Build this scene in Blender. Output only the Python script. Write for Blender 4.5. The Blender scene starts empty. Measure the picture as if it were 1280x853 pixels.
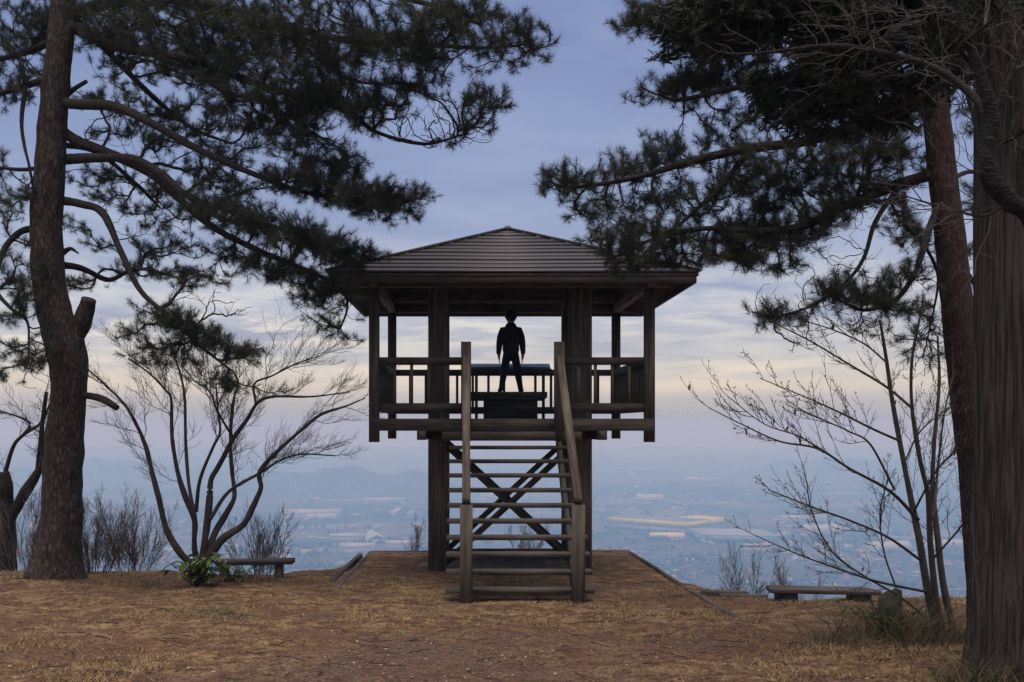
import bpy, bmesh, math, random
import numpy as np
from mathutils import Vector, Matrix, Quaternion

# ------------------------------------------------------------------ camera, sky, sun, exposure
F = 1350.0            # focal length in photo pixels (photo is 1280 wide)
CX, HY = 588.0, 530.0  # principal point of the depth lines, eye level
EYE = 2.6
scene = bpy.context.scene
C = scene.collection
cam_d = bpy.data.cameras.new('camera'); cam = bpy.data.objects.new('camera', cam_d); C.objects.link(cam)
cam.location = (0, 0, EYE); cam.rotation_euler = (math.radians(90), 0, 0)
cam_d.sensor_width = 36.0; cam_d.lens = 36.0 * F / 1280.0
cam_d.shift_x = (640.0 - CX) / 1280.0
cam_d.shift_y = -(426.5 - HY) / 1280.0
cam_d.clip_start = 0.1; cam_d.clip_end = 60000
scene.camera = cam
scene.view_settings.view_transform = 'Standard'
scene.view_settings.look = 'None'
EXPOSURE = 1.5
scene.view_settings.exposure = EXPOSURE
scene.view_settings.gamma = 1.0
scene.cycles.use_denoising = True
scene.cycles.denoising_prefilter = 'NONE'
scene.cycles.max_bounces = 5
scene.cycles.diffuse_bounces = 3
scene.cycles.glossy_bounces = 2
scene.cycles.volume_bounces = 1
scene.cycles.transparent_max_bounces = 8

SUN_EL, SUN_AZ = 79.0, 200.0     # degrees; azimuth measured from the view axis towards the right
def lin(c):
    return tuple(((v / 255.0) / 12.92 if v / 255.0 <= 0.04045 else ((v / 255.0 + 0.055) / 1.055) ** 2.4) for v in c) + (1.0,)

world = bpy.data.worlds.new('World'); scene.world = world; world.use_nodes = True
def build_world():
    nt = world.node_tree; N = nt.nodes; L = nt.links; N.clear()
    out = N.new('ShaderNodeOutputWorld'); bg = N.new('ShaderNodeBackground'); L.new(bg.outputs[0], out.inputs[0])
    tc = N.new('ShaderNodeTexCoord'); sep = N.new('ShaderNodeSeparateXYZ'); L.new(tc.outputs['Generated'], sep.inputs[0])
    def M(op, a, b=None, clamp=False):
        m = N.new('ShaderNodeMath'); m.operation = op; m.use_clamp = clamp
        for i, v in enumerate((a, b)):
            if v is None: continue
            if isinstance(v, (int, float)): m.inputs[i].default_value = v
            else: L.new(v, m.inputs[i])
        return m.outputs[0]
    z = sep.outputs['Z']
    def ramp(fac, stops, interp='LINEAR'):
        r = N.new('ShaderNodeValToRGB'); r.color_ramp.interpolation = interp
        e = r.color_ramp.elements
        e[0].position, e[0].color = stops[0]; e[1].position, e[1].color = stops[-1]
        for p, c in stops[1:-1]:
            k = e.new(p); k.color = c
        L.new(fac, r.inputs[0]); return r.outputs[0]
    def mix(f, a, b, mode='MIX'):
        m = N.new('ShaderNodeMix'); m.data_type = 'RGBA'; m.blend_type = mode
        if isinstance(f, (int, float)): m.inputs[0].default_value = f
        else: L.new(f, m.inputs[0])
        for i, v in ((6, a), (7, b)):
            if isinstance(v, tuple): m.inputs[i].default_value = v
            else: L.new(v, m.inputs[i])
        return m.outputs[2]
    # cloud deck: noise on the plane of the clouds, seen in perspective
    den = M('ADD', M('MAXIMUM', z, 0.0), 0.10)
    comb = N.new('ShaderNodeCombineXYZ')
    L.new(M('DIVIDE', sep.outputs['X'], den), comb.inputs[0]); L.new(M('DIVIDE', sep.outputs['Y'], den), comb.inputs[1])
    def noise(scale, detail, rough, off):
        mp = N.new('ShaderNodeMapping'); L.new(comb.outputs[0], mp.inputs[0]); mp.inputs['Location'].default_value = off
        mp.inputs['Scale'].default_value = (scale * 0.8, scale, scale)
        n = N.new('ShaderNodeTexNoise'); n.inputs['Scale'].default_value = 1.0; n.inputs['Detail'].default_value = detail
        n.inputs['Roughness'].default_value = rough; n.inputs['Distortion'].default_value = 0.25
        L.new(mp.outputs[0], n.inputs[0]); return n.outputs[0]
    n1 = noise(1.35, 7, 0.55, (3.1, 1.7, 0.4)); n2 = noise(2.3, 6, 0.6, (8.3, 5.2, 2.0)); n3 = noise(0.5, 4, 0.5, (1.0, 7.7, 5.0))
    W = SKY
    base = ramp(z, [(p, lin(c)) for p, c in W['base']])
    lit = ramp(z, [(p, lin(c)) for p, c in W['lit']])
    dark = ramp(z, [(p, lin(c)) for p, c in W['dark']])
    amt = ramp(z, [(p, (v, v, v, 1)) for p, v in W['amount']])
    f1 = ramp(n1, [(0.42, (0, 0, 0, 1)), (0.58, (1, 1, 1, 1))]); f2 = ramp(n2, [(0.47, (0, 0, 0, 1)), (0.60, (1, 1, 1, 1))])
    f3 = ramp(n3, [(0.35, (0, 0, 0, 1)), (0.7, (1, 1, 1, 1))])
    c = mix(M('MULTIPLY', M('MULTIPLY', f1, amt), 0.9), base, dark)
    c = mix(M('MULTIPLY', M('MULTIPLY', f2, amt), M('ADD', M('MULTIPLY', f3, 0.75), 0.3)), c, lit)
    # the clear air above the clouds
    sky = N.new('ShaderNodeTexSky'); sky.sky_type = 'NISHITA'; sky.sun_disc = False
    sky.sun_elevation = math.radians(SUN_EL); sky.sun_rotation = math.radians(SUN_AZ)
    sky.air_density = 1.2; sky.dust_density = 2.0
    skyc = mix(1.0, sky.outputs[0], (0.05, 0.05, 0.055, 1), 'MULTIPLY')
    c = mix(0.08, c, skyc)
    L.new(c, bg.inputs[0]); bg.inputs[1].default_value = 2.0 ** -EXPOSURE
SKY = dict(
    base=[(0.0, (173, 173, 181)), (0.012, (186, 183, 187)), (0.024, (202, 196, 193)), (0.034, (234, 221, 203)), (0.05, (237, 226, 209)), (0.065, (206, 205, 207)),
          (0.085, (192, 195, 208)), (0.105, (198, 202, 214)), (0.13, (186, 194, 213)), (0.17, (166, 178, 208)), (0.21, (155, 170, 205)), (0.3, (142, 158, 200)), (0.37, (134, 150, 195)), (0.6, (128, 143, 187)), (1.0, (126, 140, 184))],
    dark=[(0.0, (176, 171, 179)), (0.03, (196, 190, 192)), (0.05, (182, 182, 194)), (0.09, (164, 171, 194)), (0.13, (158, 169, 199)), (0.2, (140, 156, 196)), (0.37, (121, 137, 184)), (1.0, (116, 130, 172))],
    lit=[(0.0, (190, 182, 184)), (0.03, (236, 224, 204)), (0.05, (243, 233, 215)), (0.09, (243, 237, 226)), (0.12, (232, 231, 228)), (0.18, (186, 196, 219)), (0.37, (150, 165, 206)), (1.0, (140, 154, 194))],
    amount=[(0.0, 0.0), (0.02, 0.15), (0.045, 0.5), (0.075, 1.0), (0.13, 1.0), (0.2, 0.5), (0.4, 0.6), (1.0, 0.6)])
build_world()
sun_d = bpy.data.lights.new('sun', 'SUN'); sun = bpy.data.objects.new('sun', sun_d); C.objects.link(sun)
sun_d.energy = 1.5; sun_d.angle = math.radians(70); sun_d.color = (1.0, 0.89, 0.77)
sd = Vector((math.sin(math.radians(SUN_AZ)) * math.cos(math.radians(SUN_EL)), math.cos(math.radians(SUN_AZ)) * math.cos(math.radians(SUN_EL)), math.sin(math.radians(SUN_EL))))
sun.rotation_euler = (-sd).to_track_quat('-Z', 'Y').to_euler()
sun.location = (0, 0, 60)

# ------------------------------------------------------------------ helpers
rng = np.random.default_rng(7)
def P(px, py, d):
    """the point at distance d (metres ahead of the eye) that was surveyed at a photo position"""
    return np.array([(px - CX) / F * d, d, EYE - (py - HY) / F * d])
WM = {}
def put(o, parent=None, mw=None):
    C.objects.link(o)
    mw = mw or Matrix.Identity(4)
    WM[o] = mw
    if parent is not None:
        o.parent = parent
        o.matrix_basis = WM[parent].inverted() @ mw
    else:
        o.matrix_basis = mw
    return o
def tag(o, label, cat, group=None, kind=None):
    o['label'] = label
    if cat: o['category'] = cat
    if group: o['group'] = group
    if kind: o['kind'] = kind
    return o
def empty(name, loc, label=None, cat=None, group=None):
    o = bpy.data.objects.new(name, None); o.empty_display_size = 0.2
    put(o, None, Matrix.Translation(Vector(loc)))
    if label: tag(o, label, cat, group)
    return o
def np_mesh(name, verts, faces_list, smooth=False, mats=(), matidx=None):
    me = bpy.data.meshes.new(name)
    verts = np.asarray(verts, dtype=np.float32)
    me.vertices.add(len(verts)); me.vertices.foreach_set('co', verts.ravel())
    faces_list = [np.asarray(f, dtype=np.int32) for f in faces_list if len(f)]
    idx = np.concatenate([f.ravel() for f in faces_list])
    tot = np.concatenate([np.full(len(f), f.shape[1], dtype=np.int32) for f in faces_list])
    me.loops.add(len(idx)); me.loops.foreach_set('vertex_index', idx)
    me.polygons.add(len(tot)); st = np.concatenate([[0], np.cumsum(tot)[:-1]]).astype(np.int32)
    me.polygons.foreach_set('loop_start', st); me.polygons.foreach_set('loop_total', tot)
    if smooth: me.polygons.foreach_set('use_smooth', np.ones(len(tot), dtype=bool))
    if matidx is not None: me.polygons.foreach_set('material_index', np.asarray(matidx, dtype=np.int32))
    for m in mats: me.materials.append(m)
    me.update(calc_edges=True)
    return me
def mobj(name, me, parent=None, mw=None):
    return put(bpy.data.objects.new(name, me), parent, mw)

def mat(name, col, rough=0.8, vary=0.25, scale=(3, 3, 3), bump=0.0, bscale=None, col2=None, spec=0.3, detail=6, rand=0.0, coords='Object', trans=0.0, ramp=(0.36, 0.66)):
    m = bpy.data.materials.new(name); m.use_nodes = True
    nt = m.node_tree; N = nt.nodes; L = nt.links
    b = N['Principled BSDF']; b.inputs['Roughness'].default_value = rough; b.inputs['Specular IOR Level'].default_value = spec
    tc = N.new('ShaderNodeTexCoord'); mp = N.new('ShaderNodeMapping'); mp.inputs['Scale'].default_value = scale
    L.new(tc.outputs[coords], mp.inputs[0])
    n = N.new('ShaderNodeTexNoise'); n.inputs['Detail'].default_value = detail; n.inputs['Scale'].default_value = 1.0; n.inputs['Roughness'].default_value = 0.6
    L.new(mp.outputs[0], n.inputs[0])
    r = N.new('ShaderNodeValToRGB'); e = r.color_ramp.elements
    c1 = tuple(col); c2 = tuple(col2) if col2 else tuple(min(1, v * (1 + vary * 1.4)) for v in col)
    if not col2: c1 = tuple(v * (1 - vary) for v in col)
    e[0].position = ramp[0]; e[0].color = c1 + (1,); e[1].position = ramp[1]; e[1].color = c2 + (1,)
    L.new(n.outputs[0], r.inputs[0])
    outc = r.outputs[0]
    if rand:
        oi = N.new('ShaderNodeObjectInfo'); hs = N.new('ShaderNodeHueSaturation'); mr = N.new('ShaderNodeMapRange')
        mr.inputs[3].default_value = 1 - rand; mr.inputs[4].default_value = 1 + rand
        L.new(oi.outputs['Random'], mr.inputs[0]); L.new(mr.outputs[0], hs.inputs['Value']); L.new(outc, hs.inputs['Color']); outc = hs.outputs[0]
    L.new(outc, b.inputs['Base Color'])
    if bump:
        mp2 = N.new('ShaderNodeMapping'); mp2.inputs['Scale'].default_value = bscale or scale; L.new(tc.outputs[coords], mp2.inputs[0])
        n2 = N.new('ShaderNodeTexNoise'); n2.inputs['Scale'].default_value = 1.0; n2.inputs['Detail'].default_value = 8; L.new(mp2.outputs[0], n2.inputs[0])
        bp = N.new('ShaderNodeBump'); bp.inputs['Strength'].default_value = 1.0; bp.inputs['Distance'].default_value = bump
        L.new(n2.outputs[0], bp.inputs['Height']); L.new(bp.outputs[0], b.inputs['Normal'])
    if trans:
        t = N.new('ShaderNodeBsdfTranslucent'); L.new(outc, t.inputs[0]); ms = N.new('ShaderNodeMixShader'); ms.inputs[0].default_value = trans
        L.new(b.outputs[0], ms.inputs[1]); L.new(t.outputs[0], ms.inputs[2]); L.new(ms.outputs[0], N['Material Output'].inputs[0])
    return m
def bark_mat(name, colA, colB, crack, sx, sz, depth=0.02):
    m = bpy.data.materials.new(name); m.use_nodes = True
    nt = m.node_tree; N = nt.nodes; L = nt.links; b = N['Principled BSDF']; b.inputs['Roughness'].default_value = 0.9; b.inputs['Specular IOR Level'].default_value = 0.2
    tc = N.new('ShaderNodeTexCoord'); mp = N.new('ShaderNodeMapping'); mp.inputs['Scale'].default_value = (sx, sx, sz); L.new(tc.outputs['Object'], mp.inputs[0])
    nz = N.new('ShaderNodeTexNoise'); nz.inputs['Scale'].default_value = 0.9; nz.inputs['Detail'].default_value = 6; L.new(mp.outputs[0], nz.inputs[0])
    add = N.new('ShaderNodeVectorMath'); add.operation = 'MULTIPLY_ADD'; add.inputs[1].default_value = (0.9, 0.9, 0.9)
    L.new(nz.outputs[1], add.inputs[0]); L.new(mp.outputs[0], add.inputs[2])
    v = N.new('ShaderNodeTexVoronoi'); v.feature = 'DISTANCE_TO_EDGE'; v.inputs['Scale'].default_value = 1.0; L.new(add.outputs[0], v.inputs[0])
    r = N.new('ShaderNodeValToRGB'); r.color_ramp.elements[0].position = 0.02; r.color_ramp.elements[0].color = crack + (1,)
    r.color_ramp.elements[1].position = 0.34; r.color_ramp.elements[1].color = (1, 1, 1, 1); L.new(v.outputs[0], r.inputs[0])
    r2 = N.new('ShaderNodeValToRGB'); r2.color_ramp.elements[0].position = 0.35; r2.color_ramp.elements[0].color = colA + (1,)
    r2.color_ramp.elements[1].position = 0.65; r2.color_ramp.elements[1].color = colB + (1,); L.new(nz.outputs[0], r2.inputs[0])
    mx = N.new('ShaderNodeMix'); mx.data_type = 'RGBA'; mx.blend_type = 'MULTIPLY'; mx.inputs[0].default_value = 1
    L.new(r2.outputs[0], mx.inputs[6]); L.new(r.outputs[0], mx.inputs[7]); L.new(mx.outputs[2], b.inputs['Base Color'])
    bp = N.new('ShaderNodeBump'); bp.inputs['Distance'].default_value = depth; bp.inputs['Strength'].default_value = 1.0
    L.new(v.outputs[0], bp.inputs['Height']); L.new(bp.outputs[0], b.inputs['Normal'])
    return m

# materials --------------------------------------------------------
WOOD_D = mat('dark and eave-shaded timber', (0.052, 0.042, 0.034), 0.8, 0.35, (1.2, 16, 16), 0.004, (1.5, 40, 40), rand=0.12)  # short bench's own tone; on the fascia, shade under the eave painted in
WOOD = mat('weathered dark timber', (0.074, 0.060, 0.046), 0.85, 0.5, (1.2, 16, 16), 0.004, (1.5, 40, 40), rand=0.18)
WOOD_L = mat('sun-bleached and brightened timber', (0.122, 0.098, 0.072), 0.85, 0.45, (1.2, 18, 18), 0.004, (1.5, 40, 40), rand=0.12)  # bleached rails and beams; on main posts, painted brightness to offset deck shade
WOOD_G = mat('grey bench timber', (0.085, 0.07, 0.058), 0.9, 0.35, (1.2, 14, 14), 0.004, (1.5, 40, 40), rand=0.1)
ROOF = mat('brown roofing sheet', (0.042, 0.034, 0.032), 0.55, 0.22, (1.0, 5, 5), 0.002, (2, 9, 9), spec=0.5, rand=0.08)
RIDGE = mat('dark hip capping', (0.045, 0.038, 0.037), 0.4, 0.2, (2, 8, 8), spec=0.5)
SOFFIT = mat('soffit boards', (0.06, 0.048, 0.038), 0.85, 0.3, (2, 12, 12))
PINE_BARK = bark_mat('old pine bark', (0.05, 0.037, 0.03), (0.11, 0.085, 0.07), (0.42, 0.38, 0.36), 20, 6.5, 0.02)
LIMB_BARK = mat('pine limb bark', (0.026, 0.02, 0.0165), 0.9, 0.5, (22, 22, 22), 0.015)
RED_BARK = bark_mat('red pine bark', (0.052, 0.031, 0.026), (0.09, 0.055, 0.045), (0.5, 0.45, 0.45), 26, 9, 0.012)
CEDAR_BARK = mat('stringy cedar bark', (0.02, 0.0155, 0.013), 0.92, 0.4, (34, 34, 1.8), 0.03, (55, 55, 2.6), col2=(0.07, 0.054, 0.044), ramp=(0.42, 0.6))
TWIG = mat('bare grey twigs', (0.055, 0.042, 0.036), 0.85, 0.3, (6, 6, 6))
TWIG_B = mat('pale brush twigs', (0.12, 0.095, 0.082), 0.85, 0.3, (6, 6, 6))
TWIG_P = mat('pine twigs', (0.042, 0.031, 0.025), 0.9, 0.3, (6, 6, 6))
TWIG_S = mat('olive stems', (0.06, 0.047, 0.035), 0.8, 0.3, (8, 8, 8))
CHERRY = bark_mat('ringed cherry bark', (0.016, 0.013, 0.012), (0.048, 0.042, 0.039), (0.5, 0.48, 0.47), 14, 44, 0.012)
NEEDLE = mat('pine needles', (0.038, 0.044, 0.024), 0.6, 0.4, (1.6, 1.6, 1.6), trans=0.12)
NEEDLE_OLD = mat('browned pine needles', (0.07, 0.05, 0.03), 0.7, 0.4, (1.6, 1.6, 1.6))
CEDARLEAF = mat('cedar sprays', (0.026, 0.030, 0.018), 0.65, 0.4, (1.6, 1.6, 1.6), trans=0.1)
LEAF = mat('glossy evergreen leaf', (0.115, 0.15, 0.042), 0.45, 0.4, (3, 3, 3), spec=0.5, rand=0.4, trans=0.2)
DRYLEAF = mat('curled dry leaf', (0.13, 0.075, 0.04), 0.8, 0.4, (5, 5, 5), rand=0.3)

# ------------------------------------------------------------------ ground of the hilltop
from mathutils import noise as mnoise
def sstep(a, b, x):
    t = np.clip((x - a) / (b - a), 0, 1); return t * t * (3 - 2 * t)
def edgeD(X):
    left = 18.4 + 0.35 * np.sin(X * 0.9) + (22.2 - 18.4) * sstep(-3.6, -2.05, X)
    right = 15.4 + 0.15 * np.sin(X * 1.3) + (22.2 - 15.4) * (1 - sstep(3.25, 4.7, X))
    return np.where(X < 0.5, left, right)
def wave(X, Y):
    return (0.035 * np.sin(X * 0.83 + 1.3) * np.cos(Y * 0.71) + 0.022 * np.sin(X * 2.1 + Y * 1.7) + 0.014 * np.sin(X * 4.3 - Y * 3.1 + 0.5)
            + 0.008 * np.sin(X * 9.1 + 2.0) * np.sin(Y * 8.3))
def gz(X, Y):
    X = np.asarray(X, float); Y = np.asarray(Y, float)
    h = np.where(Y < 14.8, 1.65 + 0.0527 * np.maximum(Y, -20), 2.43 + 0.024 * (Y - 14.8))
    terr = (sstep(-2.1, -2.0, X) * (1 - sstep(3.2, 3.3, X))) * sstep(13, 15, Y)
    z = EYE - h + wave(X, Y) * (1 - 0.8 * terr)
    # ground beside the terrace lies lower towards the back
    z -= (1 - terr) * (0.32 * sstep(13.5, 20, Y) * sstep(3.2, 3.4, X) + 0.22 * sstep(17.5, 21, Y) * (1 - sstep(-2.2, -2.0, X)))
    t = np.maximum(Y - edgeD(X), 0)
    side = np.maximum(np.abs(X) - 30, 0)
    t = t + side
    z -= np.where(t < 3, 0.11 * t * t, 0.99 + 0.6 * (t - 3))
    z -= 0.25 * np.maximum(-Y - 15, 0)
    return np.maximum(z, EYE - 301.5)
def axis(core0, core1, step, far0, far1, g=1.25):
    a = list(np.arange(core0, core1 + 1e-6, step)); s = step; x = a[-1]
    while x < far1: s *= g; x += s; a.append(x)
    s = step; x = a[0]; b = []
    while x > far0: s *= g; x -= s; b.append(x)
    return np.array(b[::-1] + a)
xs = axis(-11, 9, 0.08, -900, 900); ys = axis(4, 24, 0.08, -500, 900)
GX, GY = np.meshgrid(xs, ys)
gr = np.random.default_rng(3)
GZ = gz(GX, GY) + gr.normal(0, 0.006, GX.shape)
nx, ny = len(xs), len(ys)
ii = (np.arange(ny - 1)[:, None] * nx + np.arange(nx - 1)[None, :]).ravel()
gfaces = np.stack([ii, ii + 1, ii + nx + 1, ii + nx], 1)
def ground_mat():
    m = bpy.data.materials.new('needle litter and dry grass'); m.use_nodes = True
    nt = m.node_tree; N = nt.nodes; L = nt.links; b = N['Principled BSDF']; b.inputs['Roughness'].default_value = 0.95; b.inputs['Specular IOR Level'].default_value = 0.15
    tc = N.new('ShaderNodeTexCoord')
    def nz(scale, detail, rough=0.6, off=(0, 0, 0)):
        mp = N.new('ShaderNodeMapping'); mp.inputs['Scale'].default_value = scale; mp.inputs['Location'].default_value = off; L.new(tc.outputs['Object'], mp.inputs[0])
        n = N.new('ShaderNodeTexNoise'); n.inputs['Scale'].default_value = 1; n.inputs['Detail'].default_value = detail; n.inputs['Roughness'].default_value = rough
        L.new(mp.outputs[0], n.inputs[0]); return n.outputs[0]
    def rp(f, a, ca, c, cb):
        r = N.new('ShaderNodeValToRGB'); r.color_ramp.elements[0].position = a; r.color_ramp.elements[0].color = ca; r.color_ramp.elements[1].position = c; r.color_ramp.elements[1].color = cb
        L.new(f, r.inputs[0]); return r.outputs[0]
    def mx(f, a, c):
        k = N.new('ShaderNodeMix'); k.data_type = 'RGBA'; L.new(f, k.inputs[0]); L.new(a, k.inputs[6]); L.new(c, k.inputs[7]); return k.outputs[2]
    fine = nz((30, 30, 30), 8, 0.75); mid = nz((3, 4, 3), 7, 0.65); big = nz((0.45, 0.6, 0.5), 5, 0.6, (3, 1, 0)); big2 = nz((0.33, 0.5, 0.5), 4, 0.6, (13, 5, 0))
    litter = rp(fine, 0.3, (0.07, 0.037, 0.022, 1), 0.72, (0.225, 0.122, 0.066, 1))
    straw = rp(fine, 0.3, (0.17, 0.115, 0.05, 1), 0.72, (0.44, 0.30, 0.145, 1))
    soil = rp(fine, 0.3, (0.07, 0.05, 0.038, 1), 0.72, (0.19, 0.145, 0.115, 1))
    c = mx(rp(mid, 0.44, (0, 0, 0, 1), 0.58, (1, 1, 1, 1)), litter, straw)
    c2 = mx(rp(big2, 0.48, (0, 0, 0, 1), 0.62, (0.85, 0.85, 0.85, 1)), c, litter)
    c3 = mx(rp(big, 0.54, (0, 0, 0, 1), 0.66, (0.8, 0.8, 0.8, 1)), c2, soil)
    sx = N.new('ShaderNodeSeparateXYZ'); L.new(tc.outputs['Object'], sx.inputs[0])
    def Mt(op, a, b_, c_=None):
        k = N.new('ShaderNodeMath'); k.operation = op
        for i, v_ in enumerate((a, b_, c_)):
            if v_ is None: continue
            if isinstance(v_, (int, float)): k.inputs[i].default_value = v_
            else: L.new(v_, k.inputs[i])
        return k.outputs[0]
    ax_ = Mt('ABSOLUTE', Mt('SUBTRACT', sx.outputs['X'], Mt('MULTIPLY_ADD', sx.outputs['Y'], 0.05, -0.9)), None)
    pm = Mt('ADD', Mt('MULTIPLY', ax_, -0.42), Mt('MULTIPLY_ADD', sx.outputs['Y'], -0.30, 4.3)); pm = Mt('MINIMUM', Mt('MULTIPLY_ADD', mid, 1.6, Mt('SUBTRACT', pm, 1.2)), 1.0)
    pr = rp(pm, 0.1, (0, 0, 0, 1), 0.9, (0.75, 0.75, 0.75, 1))
    c4 = mx(pr, c3, rp(fine, 0.3, (0.075, 0.05, 0.04, 1), 0.72, (0.185, 0.132, 0.105, 1)))
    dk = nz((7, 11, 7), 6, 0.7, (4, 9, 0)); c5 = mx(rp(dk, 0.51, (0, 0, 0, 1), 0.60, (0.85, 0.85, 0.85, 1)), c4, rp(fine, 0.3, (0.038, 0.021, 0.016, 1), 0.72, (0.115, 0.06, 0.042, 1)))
    L.new(c5, b.inputs['Base Color'])
    bp = N.new('ShaderNodeBump'); bp.inputs['Distance'].default_value = 0.03; bp.inputs['Strength'].default_value = 0.9; L.new(fine, bp.inputs['Height']); L.new(bp.outputs[0], b.inputs['Normal'])
    return m
GROUND_M = ground_mat()
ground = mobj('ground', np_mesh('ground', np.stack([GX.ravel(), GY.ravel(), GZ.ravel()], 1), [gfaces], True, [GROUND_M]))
tag(ground, 'brown needle littered hilltop ground with straw coloured grass', None, None, 'structure')

# ------------------------------------------------------------------ timber members
def beam(name, p0, p1, w, h, m, parent, up=(0, 0, 1), ch=0.008, round_=0):
    """a squared timber from p0 to p1, w wide and h high, with eased edges; grain along its length"""
    p0 = Vector(p0); p1 = Vector(p1); d = p1 - p0; Ln = d.length; x = d.normalized(); u = Vector(up)
    if abs(x.dot(u)) > 0.98: u = Vector((0, 1, 0))
    y = u.cross(x).normalized(); z = x.cross(y)
    a, b = w / 2, h / 2; c = min(ch, a * 0.5, b * 0.5)
    prof = [(-a, -b + c), (-a + c, -b), (a - c, -b), (a, -b + c), (a, b - c), (a - c, b), (-a + c, b), (-a, b - c)]
    v = [(0, q[0], q[1]) for q in prof] + [(Ln, q[0], q[1]) for q in prof]
    v = np.array(v) - np.array([Ln / 2, 0, 0])
    quads = [(i, (i + 1) % 8, 8 + (i + 1) % 8, 8 + i) for i in range(8)]
    caps = [tuple(range(7, -1, -1)), tuple(range(8, 16))]
    me = np_mesh(name, v, [quads, caps], False, [m])
    mw = Matrix(((x[0], y[0], z[0], 0), (x[1], y[1], z[1], 0), (x[2], y[2], z[2], 0), (0, 0, 0, 1)))
    mw.translation = (p0 + p1) / 2
    return mobj(name, me, parent, mw)
def prism(name, pts_bottom, pts_top, m, parent):
    n = len(pts_bottom); v = np.array(list(pts_bottom) + list(pts_top), float); c = v.mean(0)
    quads = [(i, (i + 1) % n, n + (i + 1) % n, n + i) for i in range(n)]
    caps = [tuple(range(n - 1, -1, -1)), tuple(range(n, 2 * n))]
    me = np_mesh(name, v - c, [quads, caps], False, [m])
    return mobj(name, me, parent, Matrix.Translation(Vector(c)))

# ------------------------------------------------------------------ the lookout tower
TX, TY = 0.68, 19.78            # centre of the tower
HX, HYD = 2.26, 2.03            # half width / half depth of the deck
E = EYE
tower = empty('lookout_tower', (TX, TY, 0.0), 'dark timber lookout tower with hipped roof, railed deck and open stairs', 'tower')
FY, RY = TY - HYD, TY + HYD
LX, RX = TX - HX, TX + HX
zf = E + 0.09                    # deck surface
# four main posts
MPX = (-0.565, 1.925); MPY = (18.65, 20.85)
for x in MPX:
    for y in MPY:
        b = beam('main_post', (x, y, float(gz(x, y)) - 0.35), (x, y, E + 2.75), 0.32, 0.32, WOOD_L, tower, ch=0.03)
# corner posts hang below the deck and carry the eaves
for x in (LX, RX):
    for y in (FY, RY):
        beam('corner_post', (x, y, E - 0.30), (x, y, E + 2.36), 0.165, 0.165, WOOD, tower, ch=0.012)
# depth beams under the deck, clamped outside the main posts
for x in (-0.80, 2.16):
    beam('deck_beam', (x, FY - 0.09, E - 0.18), (x, RY + 0.09, E - 0.18), 0.15, 0.17, WOOD, tower)
for y in (18.40, 21.10):
    beam('cross_beam', (-0.88, y, E - 0.185), (2.24, y, E - 0.185), 0.13, 0.155, WOOD, tower)
# rim of the deck
beam('rim_beam', (LX - 0.06, FY - 0.03, E - 0.015), (RX + 0.06, FY - 0.03, E - 0.015), 0.12, 0.20, WOOD, tower)
beam('rim_beam', (LX - 0.06, RY + 0.03, E - 0.015), (RX + 0.06, RY + 0.03, E - 0.015), 0.12, 0.20, WOOD, tower)
for x in (LX, RX):
    beam('rim_beam', (x, FY + 0.09, E - 0.02), (x, RY - 0.09, E - 0.02), 0.12, 0.19, WOOD, tower)
beam('stair_header', (-0.46, FY - 0.20, E - 0.20), (1.80, FY - 0.20, E - 0.20), 0.16, 0.15, WOOD, tower)
# floor boards
nb = 27; bw = (RY - FY - 0.13) / nb
for i in range(nb):
    y = FY + 0.065 + bw * (i + 0.5)
    beam('floor_board', (LX + 0.062, y, zf - 0.022), (RX - 0.062, y, zf - 0.022), bw - 0.008, 0.036, WOOD, tower, ch=0.003)
# railings: a rail pair with balusters between, one part per bay
def railing(pa, pb, n, zs=(1.03, 0.27), skip=()):
    pa = Vector(pa); pb = Vector(pb)
    d = (pb - pa).normalized()
    top = beam('railing', pa + Vector((0, 0, zs[0])), pb + Vector((0, 0, zs[0])), 0.10, 0.125, WOOD, tower)
    beam('bottom_rail', pa + Vector((0, 0, zs[1])), pb + Vector((0, 0, zs[1])), 0.09, 0.14, WOOD, top)
    for i in range(n):
        q = pa.lerp(pb, (i + 0.9) / (n + 0.8))
        beam('baluster', q + Vector((0, 0, zs[1] + 0.05)), q + Vector((0, 0, zs[0] - 0.05)), 0.052, 0.052, WOOD, top, ch=0.005)
NXL, NXR = -0.07, 1.445          # newel lines of the stairs
g = 0.08
railing((LX + g, FY, E), (NXL - g, FY, E), 4)
railing((NXR + g, FY, E), (RX - g, FY, E), 4)
railing((LX + g, RY, E), (RX - g, RY, E), 13)
railing((LX, FY + g, E), (LX, RY - g, E), 12)
railing((RX, FY + g, E), (RX, RY - g, E), 12)
# plate beams under the eaves
zt = E + 2.33
for y in (FY, RY):
    beam('plate_beam', (LX - 0.35, y, zt), (RX + 0.35, y, zt), 0.13, 0.17, WOOD, tower)
for x in (LX, RX):
    beam('plate_beam', (x, FY - 0.3, zt - 0.02), (x, RY + 0.3, zt - 0.02), 0.12, 0.16, WOOD_L, tower)
for y in MPY:
    beam('tie_beam', (LX + 0.07, y, zt + 0.12), (RX - 0.07, y, zt + 0.12), 0.14, 0.18, WOOD, tower)
for x in MPX:
    beam('tie_beam', (x, FY + 0.08, zt + 0.30), (x, RY - 0.08, zt + 0.30), 0.14, 0.18, WOOD, tower)
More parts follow.
